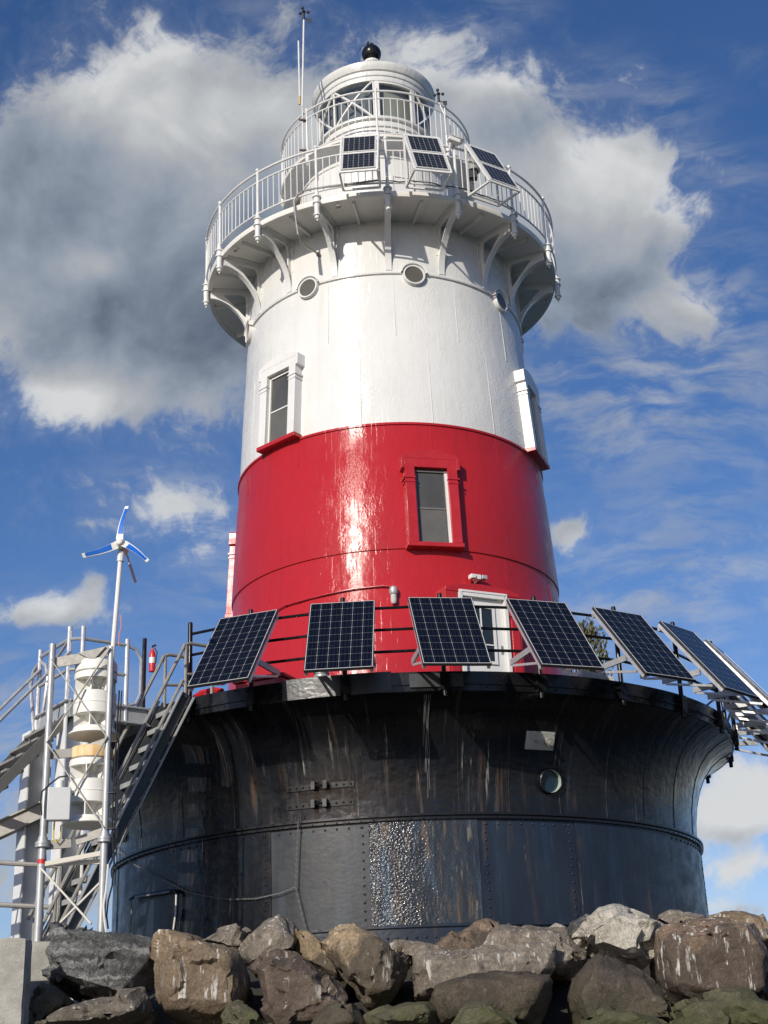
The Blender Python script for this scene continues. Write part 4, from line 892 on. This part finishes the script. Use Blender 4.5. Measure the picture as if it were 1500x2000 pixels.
hts = [1.02, 1.08, 1.08, 1.0]
q = MB()
for z in (.92, .52, .12): q.tube([gp[0] + V((0, 0, z)), gp[1] + V((0, 0, z))], .024, 8); q.tube([gp[1] + V((0, 0, z)), gp[2] + V((0, 0, z))], .022, 8); q.tube([gp[2] + V((0, 0, z)), gp[3] + V((0, 0, z))], .024, 8)
e = gp[3]; q.tube([e + V((0, 0, .92)), e + hv * .12 + V((0, 0, .88)), e + hv * .2 + V((0, 0, .76)), e + hv * .2 + V((0, 0, .3)), e + hv * .14 + V((0, 0, .16)), e + V((0, 0, .12))], .022, 8)
q.tube([gp[0] + V((0, 0, .55)), gp[1] + V((0, 0, .92))], .02, 8); q.build('guard_rail', GALV, LD)
for p, t_ in zip(gp, hts):
    q = MB(); q.tube([p + V((0, 0, -.12)), p + V((0, 0, t_))], .03, 10); q.build('post', ALU, LD)
lp = gp[0]; q = MB(); q.tube([lp + V((-.02, -.04, -.1)), lp + lv * .28 + V((0, 0, .6)), lp + lv * .2 + V((0, 0, .78)), lp + V((0, 0, .86)), lp - lv * .2 + V((0, 0, .76)), lp - lv * .28 + V((0, 0, .55)), lp - lv * .2 + V((0, 0, .2)), lp - lv * .05 + V((0, 0, -.1))], .024, 8); q.build('gate_hoop', ALU, LD)
# flight going down to the left behind the columns
LS = thing('access_stair', 'stair dropping from the landing to the left edge, seen from below', 'stair', Nn + lv * 3 + V((0, 0, -2)))
dn = -hv + V((0, 0, -1.15))
s0 = Nn + lv * .06 + V((0, 0, -.10)); wv = lv * .92
for k in (0, 1):
    q = MB(); q.beam(s0 + wv * k, s0 + wv * k + dn * 2.2, .04, .12); q.build('stringer', simple('shade_toned_steel', (.12, .12, .11), .6, 0, .3, 9), LS)  # stringer colour darkened to stand in for shade in the web
for k in range(11):
    c = s0 + dn * (.08 + .18 * k); q = MB(); q.beam(c + wv * .03, c + wv * .97, .22, .03); q.build('tread', GALVD, LS)
for k in (0, 1):
    q = MB(); q.tube([s0 + wv * k + V((0, 0, .85)), s0 + wv * k + dn * 2.2 + V((0, 0, .85))], .022, 8); q.build('handrail', GALV, LS)
a, b = atY(-60, 1648, -4.2), atY(150, 1552, -4.2)
q = MB(); q.beam(a, b, .06, .20); q.beam(a + V((0, 0, .10)), b + V((0, 0, .10)), .14, .02); q.beam(a + V((0, 0, -.10)), b + V((0, 0, -.10)), .14, .02); tag(q.build('sloping_beam', GALVD, org=a), 'galvanised channel beam sloping up behind the lower columns', 'beam')  # darker steel colour stands in for shade on this beam

# low pipe barrier at the far left
t = thing('pipe_barrier', 'low grey pipe barrier at the left border, behind the horn mast', 'railing', atY(60, 1830, -5.3))
YB = -5.3; q = MB(); e1, e2, e3, e4 = atY(-80, 1680, YB), atY(118, 1692, YB), atY(-80, 1763, YB), atY(118, 1773, YB)
q.tube([e1, e2], .028, 8); q.tube([e3, e4], .028, 8); q.build('rail', GALVD, t)
q = MB(); q.tube([e2 + V((0, 0, .02)), V((e2.x, e2.y, 1.5))], .03, 8); q.build('post', GALVD, t)

# ------------------------------------------------------------------ horn mast: two pipes with braces
YM = -6.2
def at(x, y): return V(atY(x, y, YM))
HM = thing('horn_mast', 'galvanised two-legged pipe mast with crossed braces, carrying the fog horns', 'mast', V((at(140, 1830).x, YM, 1.3)))
xl = at(83, 1650).x; xr = at(204, 1640).x
zl, zr = at(83, 1650).z, at(204, 1640).z
for x, z0, ztop in ((xl, zl, at(112, 1258).z), (xr, zr, at(229, 1263).z)):
    q = MB(); q.lathe([(.039, z0), (.039, ztop), (.001, ztop + .005)], 16, c=(x, YM, 0)); q.lathe([(.044, 1.5), (.044, z0)], 16, c=(x, YM, 0))
    q.lathe([(.05, z0 - .03), (.08, z0 - .028), (.08, z0 - .002), (.076, z0), (.08, z0 + .003), (.08, z0 + .028), (.06, z0 + .032), (.047, z0 + .09)], 18, c=(x, YM, 0)); q.build('leg', GALV, HM)
zt0, zm0, zb0 = at(222, 1268).z, at(212, 1442).z, at(204, 1618).z
ztl, zml, zbl = at(115, 1290).z, at(99, 1452).z, at(90, 1615).z
q = MB()
for a, b in (((xl, ztl), (xr, zm0)), ((xr, zt0), (xl, zml)), ((xl, zml), (xr, zb0)), ((xr, zm0), (xl + .32, at(140, 1555).z))): q.beam((a[0], YM - .055, a[1]), (b[0], YM - .055, b[1]), .012, .028, (0, 1, 0))
q.build('cross_brace', GALVD, HM)
q = MB(); zc = at(170, 1275).z
q.beam((xl, YM + .03, zc - .1), (xl + .45, YM + .02, zc - .04), .02, .12); q.beam((xl + .45, YM + .02, zc - .04), (xr, YM + .02, zc + .03), .02, .12)
q.prism([(xl + .30, zc + .0), (xl + .62, zc + .06), (xl + .48, zc - .10)], YM - .02, YM + .03)
q.build('cross_arm', GALVD, HM)
for (zz, zy) in ((zm0 - .02, .0), (zb0 - .02, 0)): q = MB(); q.beam((xl - .04, YM + .05, zz - .13), (xl + .3, YM + .08, zz - .11), .03, .1); q.beam((xl + .35, YM + .1, zz - .09), (xr, YM + .05, zz), .03, .09); q.build('cross_arm', GALVD, HM)
q = MB(); z_ = at(150, 1675).z; q.beam((xl, YM, z_ - .06), (xr, YM - .0, z_ + .04), .03, .05); q.beam((xl, YM + .1, z_ - .04), (xr, YM + .1, z_ - .04), .03, .05)
q.beam((xl, YM - .06, at(82, 1695).z), (at(182, 1806).x, YM - .1, at(182, 1806).z), .02, .045, (0, 1, 0)); q.beam((xr, YM + .06, at(195, 1715).z), (xl, YM + .1, at(82, 1840).z), .02, .045, (0, 1, 0)); q.build('lower_brace', simple('pale_timber_paint', (.55, .52, .45), .6), HM)
q = MB(); q.lathe([(.0445, -.02), (.0445, .03)], 16, c=(xl, YM, at(83, 1684).z)); q.build('red_tape', EXTR, HM)
# fog horns
def horn(lab, xc, zb, zt, capm):
    cy = YM + .22; t = thing('fog_horn', lab, 'fog horn', (xc, cy, zb), 'fog horns on the mast'); H = zt - zb; c = (xc, cy, zb)
    def Z(f): return f * H
    q = MB(); r = .245
    q.lathe([(r * .96, Z(.84)), (r * 1.0, Z(.85)), (r * 1.0, Z(.96)), (r * .93, Z(.995)), (r * .7, Z(1.0)), (.001, Z(1.0))], 36, c=c); q.build('cap', capm, t)
    q = MB(); q.lathe([(r * 1.0, Z(.74)), (r * 1.0, Z(.825)), (r * .95, Z(.84)), (r * .6, Z(.84))], 36, c=c); q.lathe([(r * .6, Z(.745)), (r * 1.0, Z(.74))], 36, c=c)
    q.lathe([(r * .7, Z(.56)), (r * .97, Z(.56)), (r * 1.0, Z(.555)), (r * 1.0, Z(.42)), (r * 1.02, Z(.415)), (r * 1.02, Z(.405)), (r, Z(.40)), (r, Z(.265)), (r * .97, Z(.26)), (r * .5, Z(.26))], 36, c=c)
    q.lathe([(r * .42, Z(.55)), (r * .30, Z(.66)), (r * .55, Z(.75))], 24, c=c); q.lathe([(r * .42, Z(.05)), (r * .3, Z(.17)), (r * .55, Z(.27))], 24, c=c); q.build('drum', HORN, t)
    q = MB()
    for (z0, z1) in ((.555, .745), (.04, .265)):
        q = MB()
        for k in range(6):
            a = R(30 + 60 * k); d = V((math.cos(a), math.sin(a), 0)); q.beam(V(c) + d * r * .62 + V((0, 0, Z(z0))), V(c) + d * r * .62 + V((0, 0, Z(z1))), .012, r * .72, tuple(d))
        q.build('fins', HORN, t)
    q = MB(); q.lathe([(.001, Z(.02)), (r * .9, Z(.0)), (r * 1.16, Z(-.01)), (r * 1.22, Z(.0)), (r * 1.20, Z(.015)), (r * 1.0, Z(.06)), (r * .98, Z(.09)), (r * .5, Z(.09))], 36, c=c); q.build('base_flange', HORN, t)
    q = MB(); q.lathe([(r * 1.005, Z(.828)), (r * 1.02, Z(.83)), (r * 1.02, Z(.838)), (r * 1.005, Z(.84))], 36, c=c); q.build('band', GALVD, t)
    return t
horn('upper white fog horn with a clean white cap, between the mast pipes', at(176, 1400).x, V(atY(176, 1438, YM + .22)).z, V(atY(187, 1294, YM + .22)).z, HORN)
horn('lower white fog horn with a yellowed rusty cap, behind the junction box', at(167, 1560).x, V(atY(165, 1612, YM + .22)).z, V(atY(176, 1462, YM + .22)).z, YCAP)
# junction box with cables
p = V(atY(117, 1572, YM - .16)); t = thing('junction_box', 'grey junction box on the left mast pipe beside the lower horn', 'electrical box', p)
q = MB(); q.frame(Matrix.Translation(p) @ Matrix.Rotation(R(12), 4, 'Z')); q.box((0, 0, 0), (.24, .12, .35)); q.build('housing', simple('grey_plastic', (.5, .51, .50), .5, 0, .05), t, bev=.015)
q = MB(); q.frame(Matrix.Translation(p) @ Matrix.Rotation(R(12), 4, 'Z')); q.box((-.01, -.07, 0), (.25, .03, .36)); q.build('lid', simple('pale_grey_plastic', (.55, .56, .55), .45, 0, .05), t, bev=.01)
q = MB(); q.lathe([(.045, 0), (.045, .09), (.001, .095)], 14, c=p + V((-.01, 0, .175))); q.build('dome', HORN, t)
q = MB(); q.tube([at(85, 1595) + V((0, -.08, 0)), at(84, 1570) + V((0, -.1, 0)), at(86, 1550) + V((0, -.1, 0)), at(97, 1532), at(115, 1518), at(132, 1515), at(142, 1522)], .009, 6); q.build('cable', RUBBER, t)
q = MB(); q.tube([p + V((-.05, 0, -.17)), at(105, 1620), at(104, 1636), at(110, 1645), at(118, 1635), at(119, 1612)], .009, 6); q.build('yellow_cable', YEL, t)
pts = [at(228, 1350), at(222, 1450), at(216, 1550), at(214, 1620), at(218, 1680), at(214, 1730), at(206, 1760), at(203, 1790), at(206, 1815)]
q = MB(); q.tube([p + V((.035, -.03, 0)) for p in pts], .010, 6); q.tube([p + V((.06, -.01, .0)) for p in pts[:-3]], .007, 5)
for i in (1, 2, 3): q.box(pts[i] + V((.02, -.03, 0)), (.07, .06, .008))
tag(q.build('cable_bundle', RUBBER, org=pts[0]), 'black cables tied down the right mast pipe', 'cable')
q = MB(); pts = [at(208, 1690), at(204, 1740), at(199, 1770), at(201, 1800), at(204, 1822)]; q.tube([p + V((.03, -.06, 0)) for p in pts], .012, 6); tag(q.build('pale_cable', WTRIM, org=pts[0]), 'white cable trailing from the right mast pipe down to the rocks', 'cable')
# wind turbine on its pole
hub = at(238, 1066); WT = thing('wind_turbine', 'small three-bladed white and blue wind turbine on a thin pole', 'wind turbine', V((xr, YM, at(229, 1263).z - .5)))
q = MB(); q.tube([(xr + .01, YM + .0, at(230, 1300).z), (hub.x - .01, YM, hub.z - .16)], .028, 10); q.tube([(hub.x - .01, YM, hub.z - .2), (hub.x - .005, YM, hub.z - .08)], .042, 10); q.build('pole', simple('white_pole', (.70, .69, .67), .4), WT)
q = MB(); q.frame(Matrix.Translation(hub) @ Matrix.Rotation(R(90), 4, 'X')); q.lathe([(.001, .16), (.03, .15), (.055, .11), (.065, .05), (.065, -.08), (.05, -.18), (.001, -.22)], 20); q.build('hub', HORN, WT)
BLUE = simple('blue_blade_film', (.01, .13, .55), .35, 0, .15, 4)
for (tx, ty) in ((252, 995), (164, 1091), (292, 1103)):
    tipv = V(atY(tx, ty, YM - .1)) - V(atY(238, 1066, YM - .1)); L = tipv.length; d = tipv.normalized(); s_ = d.cross(V((0, -1, 0))).normalized(); base = V((hub.x, YM - .11, hub.z))
    vs1 = []; vs2 = []; N = 12
    q = MB(); fs = []; vs = []; q2 = MB(); v2 = []
    for k in range(N + 1):
        t_ = .08 + .92 * k / N; bow = .022 * math.sin(math.pi * t_) ; c = base + d * L * t_ - s_ * bow * .9
        wdt = .085 * (1 - .72 * t_) + .012 + (.012 if k >= N - 1 else 0)
        vs += [c + s_ * wdt * .4 + V((0, -.012, 0)), c - s_ * wdt * .6 + V((0, .012, 0)), c - s_ * wdt * .6 + V((0, .022, 0)), c + s_ * wdt * .4 + V((0, 0, 0))]
        v2 += [c + s_ * wdt * .36 + V((0, -.0145, 0)), c - s_ * wdt * .45 + V((0, .0055, 0))]
    for k in range(N):
        for j in range(4): fs.append((4 * k + j, 4 * k + (j + 1) % 4, 4 * k + 4 + (j + 1) % 4, 4 * k + 4 + j))
    fs += [(0, 1, 2, 3), tuple(4 * N + j for j in (3, 2, 1, 0))]
    q.add(vs, fs); bo = q.build('blade', HORN, WT)
    q2.add(v2[4:-2], [(2 * k, 2 * k + 1, 2 * k + 3, 2 * k + 2) for k in range(N - 3)]); q2.build('blue_film', BLUE, bo)
q = MB(); q.beam(hub + V((.06, .2, -.16)), hub + V((.115, .32, -.36)), .010, .05); q.tube([hub + V((0, .15, 0)), hub + V((.03, .22, -.06)), hub + V((.065, .22, -.19))], .012, 6); q.build('tail_vane', simple('pinkish_vane', (.62, .45, .40), .5), WT)
q = MB(); pts = [at(235, 1200), at(237, 1220), at(233, 1240), at(232, 1262)]; q.tube(pts, .006, 5); q.build('pink_cord', simple('pink_cord', (.6, .25, .2), .6), WT)

# ------------------------------------------------------------------ concrete block
def rough_block(name, x0, x1, y0, y1, z0, z1, lab, seed):
    import bmesh
    bm = bmesh.new(); bmesh.ops.create_cube(bm, size=1)
    for v in bm.verts: v.co = V((x0 + (v.co.x + .5) * (x1 - x0), y0 + (v.co.y + .5) * (y1 - y0), z0 + (v.co.z + .5) * (z1 - z0)))
    bmesh.ops.subdivide_edges(bm, edges=bm.edges, cuts=24, use_grid_fill=True)
    cx = V(((x0 + x1) / 2, (y0 + y1) / 2, (z0 + z1) / 2))
    for v in bm.verts:
        ed = sum((abs(v.co.x - a) < .04) for a in (x0, x1)) + sum((abs(v.co.y - a) < .04) for a in (y0, y1)) + sum((abs(v.co.z - a) < .04) for a in (z0, z1))
        n_ = noise.noise(v.co * 6 + V((seed, 0, 0)))
        if ed >= 2: v.co += (cx - v.co).normalized() * (.012 + .03 * max(0, n_))
        else: v.co += (cx - v.co).normalized() * .008 * n_
    bm.verts.ensure_lookup_table(); q = MB(); q.add([tuple(v.co) for v in bm.verts], [tuple(v.index for v in f.verts) for f in bm.faces]); bm.free()
    return tag(q.build(name, CONC, org=((x0 + x1) / 2, (y0 + y1) / 2, z0)), lab, 'concrete block')
a = V(atY(52, 1830, -7.4)); rough_block('concrete_block', a.x - 1.6, a.x, -7.4, -7.12, -.2, a.z, 'tall grey concrete block at the lower left corner', 3)
a = V(atY(104, 1836, -6.45)); rough_block('concrete_block', a.x - 1.7, a.x, -6.45, -5.6, -.2, a.z, 'low concrete slab under the mast legs, behind the tall block', 8); SLABZ = a.z

# ------------------------------------------------------------------ boulders
def boulder(outl, Yc, bulge, back, mk, lab, seed, smooth=2, rough=.05, ridge=None):
    import bmesh
    rnd = random.Random(seed); pts = [V(atY(x, y, Yc)) for x, y in outl]; c = sum(pts, V()) / len(pts)
    cx = sum(p[0] for p in outl) / len(outl); cy = sum(p[1] for p in outl) / len(outl)
    P = list(pts)
    outl = [(cx + (x - cx) * 1.035, cy + (y - cy) * 1.035) for x, y in outl]; pts = [V(atY(x, y, Yc)) for x, y in outl]; P = list(pts)
    tx, ty = rnd.uniform(-.5, .5), rnd.uniform(-.1, .6)
    for (x, y) in outl:
        f_ = rnd.uniform(.45, .94); ex, ey = (x - cx) / 100, (y - cy) / 100
        P.append(V(atY(cx + (x - cx) * f_, cy + (y - cy) * f_, Yc - bulge * (rnd.uniform(.75, 1.15) + tx * ex * .4 + ty * ey * .5))))
    for rx, ry, ry_ in (ridge or []): P.append(V(atY(rx, ry, Yc - ry_)))
    for p in pts: P.append(c + (p - c) * rnd.uniform(.74, .95) + V((0, back * rnd.uniform(.7, 1), -abs(back) * .12)))
    bm = bmesh.new()
    for p in P: bm.verts.new(p)
    r_ = bmesh.ops.convex_hull(bm, input=bm.verts)
    bmesh.ops.delete(bm, geom=[v for v in bm.verts if not v.link_faces], context='VERTS')
    bmesh.ops.recalc_face_normals(bm, faces=bm.faces)
    for it in range(8):
        le = [e for e in bm.edges if e.calc_length() > .062]
        if not le: break
        bmesh.ops.subdivide_edges(bm, edges=le, cuts=1); bmesh.ops.triangulate(bm, faces=[f for f in bm.faces if len(f.verts) > 3])
    for it in range(min(smooth, 2)): bmesh.ops.smooth_vert(bm, verts=bm.verts, factor=.18, use_axis_x=True, use_axis_y=True, use_axis_z=True)
    bm.normal_update(); off = V((seed * 3.7, seed * 1.3, 0))
    size = max((p - c).length for p in pts)
    for v in bm.verts:
        q = v.co + off
        n1 = noise.fractal(q * 1.3, 1.0, 2.0, 3); n2 = noise.noise(q * 5.5); n3 = noise.noise(q * 14)
        cell = noise.cell(q * 2.2)
        vd = noise.voronoi(q * 1.9)[0]; ridge_ = (vd[1] - vd[0])
        qs = V((q.x * 2.6, q.y * 2.6, q.z * (5.5 if mk == 'slate' else 3.2))) + V((.25 * n2, .25 * n1, .2 * n2))
        hs_ = noise.cell(noise.voronoi(qs)[1][0] * 7.31)
        v.co += v.normal * (rough * (.40 * n1 + .34 * n2 + .20 * n3) + rough * 1.0 * (hs_ - .5))
    me = bpy.data.meshes.new('boulder'); org = V((c.x, c.y + back * .4, min(p.z for p in pts)))
    for v in bm.verts: v.co = (v.co - org) * K
    bm.to_mesh(me); bm.free(); me.shade_smooth(); me.set_sharp_from_angle(angle=R(50)); me.materials.append(RK[mk])
    o = bpy.data.objects.new('boulder', me); COL.objects.link(o); o.location = org * K; ORG[o.name] = org
    return tag(o, lab, 'boulder', 'boulders piled round the lighthouse')
def zz(x0, pts, y0=1760): return [(x0 + a / 3.75, y0 + b / 3.75) for a, b in pts]
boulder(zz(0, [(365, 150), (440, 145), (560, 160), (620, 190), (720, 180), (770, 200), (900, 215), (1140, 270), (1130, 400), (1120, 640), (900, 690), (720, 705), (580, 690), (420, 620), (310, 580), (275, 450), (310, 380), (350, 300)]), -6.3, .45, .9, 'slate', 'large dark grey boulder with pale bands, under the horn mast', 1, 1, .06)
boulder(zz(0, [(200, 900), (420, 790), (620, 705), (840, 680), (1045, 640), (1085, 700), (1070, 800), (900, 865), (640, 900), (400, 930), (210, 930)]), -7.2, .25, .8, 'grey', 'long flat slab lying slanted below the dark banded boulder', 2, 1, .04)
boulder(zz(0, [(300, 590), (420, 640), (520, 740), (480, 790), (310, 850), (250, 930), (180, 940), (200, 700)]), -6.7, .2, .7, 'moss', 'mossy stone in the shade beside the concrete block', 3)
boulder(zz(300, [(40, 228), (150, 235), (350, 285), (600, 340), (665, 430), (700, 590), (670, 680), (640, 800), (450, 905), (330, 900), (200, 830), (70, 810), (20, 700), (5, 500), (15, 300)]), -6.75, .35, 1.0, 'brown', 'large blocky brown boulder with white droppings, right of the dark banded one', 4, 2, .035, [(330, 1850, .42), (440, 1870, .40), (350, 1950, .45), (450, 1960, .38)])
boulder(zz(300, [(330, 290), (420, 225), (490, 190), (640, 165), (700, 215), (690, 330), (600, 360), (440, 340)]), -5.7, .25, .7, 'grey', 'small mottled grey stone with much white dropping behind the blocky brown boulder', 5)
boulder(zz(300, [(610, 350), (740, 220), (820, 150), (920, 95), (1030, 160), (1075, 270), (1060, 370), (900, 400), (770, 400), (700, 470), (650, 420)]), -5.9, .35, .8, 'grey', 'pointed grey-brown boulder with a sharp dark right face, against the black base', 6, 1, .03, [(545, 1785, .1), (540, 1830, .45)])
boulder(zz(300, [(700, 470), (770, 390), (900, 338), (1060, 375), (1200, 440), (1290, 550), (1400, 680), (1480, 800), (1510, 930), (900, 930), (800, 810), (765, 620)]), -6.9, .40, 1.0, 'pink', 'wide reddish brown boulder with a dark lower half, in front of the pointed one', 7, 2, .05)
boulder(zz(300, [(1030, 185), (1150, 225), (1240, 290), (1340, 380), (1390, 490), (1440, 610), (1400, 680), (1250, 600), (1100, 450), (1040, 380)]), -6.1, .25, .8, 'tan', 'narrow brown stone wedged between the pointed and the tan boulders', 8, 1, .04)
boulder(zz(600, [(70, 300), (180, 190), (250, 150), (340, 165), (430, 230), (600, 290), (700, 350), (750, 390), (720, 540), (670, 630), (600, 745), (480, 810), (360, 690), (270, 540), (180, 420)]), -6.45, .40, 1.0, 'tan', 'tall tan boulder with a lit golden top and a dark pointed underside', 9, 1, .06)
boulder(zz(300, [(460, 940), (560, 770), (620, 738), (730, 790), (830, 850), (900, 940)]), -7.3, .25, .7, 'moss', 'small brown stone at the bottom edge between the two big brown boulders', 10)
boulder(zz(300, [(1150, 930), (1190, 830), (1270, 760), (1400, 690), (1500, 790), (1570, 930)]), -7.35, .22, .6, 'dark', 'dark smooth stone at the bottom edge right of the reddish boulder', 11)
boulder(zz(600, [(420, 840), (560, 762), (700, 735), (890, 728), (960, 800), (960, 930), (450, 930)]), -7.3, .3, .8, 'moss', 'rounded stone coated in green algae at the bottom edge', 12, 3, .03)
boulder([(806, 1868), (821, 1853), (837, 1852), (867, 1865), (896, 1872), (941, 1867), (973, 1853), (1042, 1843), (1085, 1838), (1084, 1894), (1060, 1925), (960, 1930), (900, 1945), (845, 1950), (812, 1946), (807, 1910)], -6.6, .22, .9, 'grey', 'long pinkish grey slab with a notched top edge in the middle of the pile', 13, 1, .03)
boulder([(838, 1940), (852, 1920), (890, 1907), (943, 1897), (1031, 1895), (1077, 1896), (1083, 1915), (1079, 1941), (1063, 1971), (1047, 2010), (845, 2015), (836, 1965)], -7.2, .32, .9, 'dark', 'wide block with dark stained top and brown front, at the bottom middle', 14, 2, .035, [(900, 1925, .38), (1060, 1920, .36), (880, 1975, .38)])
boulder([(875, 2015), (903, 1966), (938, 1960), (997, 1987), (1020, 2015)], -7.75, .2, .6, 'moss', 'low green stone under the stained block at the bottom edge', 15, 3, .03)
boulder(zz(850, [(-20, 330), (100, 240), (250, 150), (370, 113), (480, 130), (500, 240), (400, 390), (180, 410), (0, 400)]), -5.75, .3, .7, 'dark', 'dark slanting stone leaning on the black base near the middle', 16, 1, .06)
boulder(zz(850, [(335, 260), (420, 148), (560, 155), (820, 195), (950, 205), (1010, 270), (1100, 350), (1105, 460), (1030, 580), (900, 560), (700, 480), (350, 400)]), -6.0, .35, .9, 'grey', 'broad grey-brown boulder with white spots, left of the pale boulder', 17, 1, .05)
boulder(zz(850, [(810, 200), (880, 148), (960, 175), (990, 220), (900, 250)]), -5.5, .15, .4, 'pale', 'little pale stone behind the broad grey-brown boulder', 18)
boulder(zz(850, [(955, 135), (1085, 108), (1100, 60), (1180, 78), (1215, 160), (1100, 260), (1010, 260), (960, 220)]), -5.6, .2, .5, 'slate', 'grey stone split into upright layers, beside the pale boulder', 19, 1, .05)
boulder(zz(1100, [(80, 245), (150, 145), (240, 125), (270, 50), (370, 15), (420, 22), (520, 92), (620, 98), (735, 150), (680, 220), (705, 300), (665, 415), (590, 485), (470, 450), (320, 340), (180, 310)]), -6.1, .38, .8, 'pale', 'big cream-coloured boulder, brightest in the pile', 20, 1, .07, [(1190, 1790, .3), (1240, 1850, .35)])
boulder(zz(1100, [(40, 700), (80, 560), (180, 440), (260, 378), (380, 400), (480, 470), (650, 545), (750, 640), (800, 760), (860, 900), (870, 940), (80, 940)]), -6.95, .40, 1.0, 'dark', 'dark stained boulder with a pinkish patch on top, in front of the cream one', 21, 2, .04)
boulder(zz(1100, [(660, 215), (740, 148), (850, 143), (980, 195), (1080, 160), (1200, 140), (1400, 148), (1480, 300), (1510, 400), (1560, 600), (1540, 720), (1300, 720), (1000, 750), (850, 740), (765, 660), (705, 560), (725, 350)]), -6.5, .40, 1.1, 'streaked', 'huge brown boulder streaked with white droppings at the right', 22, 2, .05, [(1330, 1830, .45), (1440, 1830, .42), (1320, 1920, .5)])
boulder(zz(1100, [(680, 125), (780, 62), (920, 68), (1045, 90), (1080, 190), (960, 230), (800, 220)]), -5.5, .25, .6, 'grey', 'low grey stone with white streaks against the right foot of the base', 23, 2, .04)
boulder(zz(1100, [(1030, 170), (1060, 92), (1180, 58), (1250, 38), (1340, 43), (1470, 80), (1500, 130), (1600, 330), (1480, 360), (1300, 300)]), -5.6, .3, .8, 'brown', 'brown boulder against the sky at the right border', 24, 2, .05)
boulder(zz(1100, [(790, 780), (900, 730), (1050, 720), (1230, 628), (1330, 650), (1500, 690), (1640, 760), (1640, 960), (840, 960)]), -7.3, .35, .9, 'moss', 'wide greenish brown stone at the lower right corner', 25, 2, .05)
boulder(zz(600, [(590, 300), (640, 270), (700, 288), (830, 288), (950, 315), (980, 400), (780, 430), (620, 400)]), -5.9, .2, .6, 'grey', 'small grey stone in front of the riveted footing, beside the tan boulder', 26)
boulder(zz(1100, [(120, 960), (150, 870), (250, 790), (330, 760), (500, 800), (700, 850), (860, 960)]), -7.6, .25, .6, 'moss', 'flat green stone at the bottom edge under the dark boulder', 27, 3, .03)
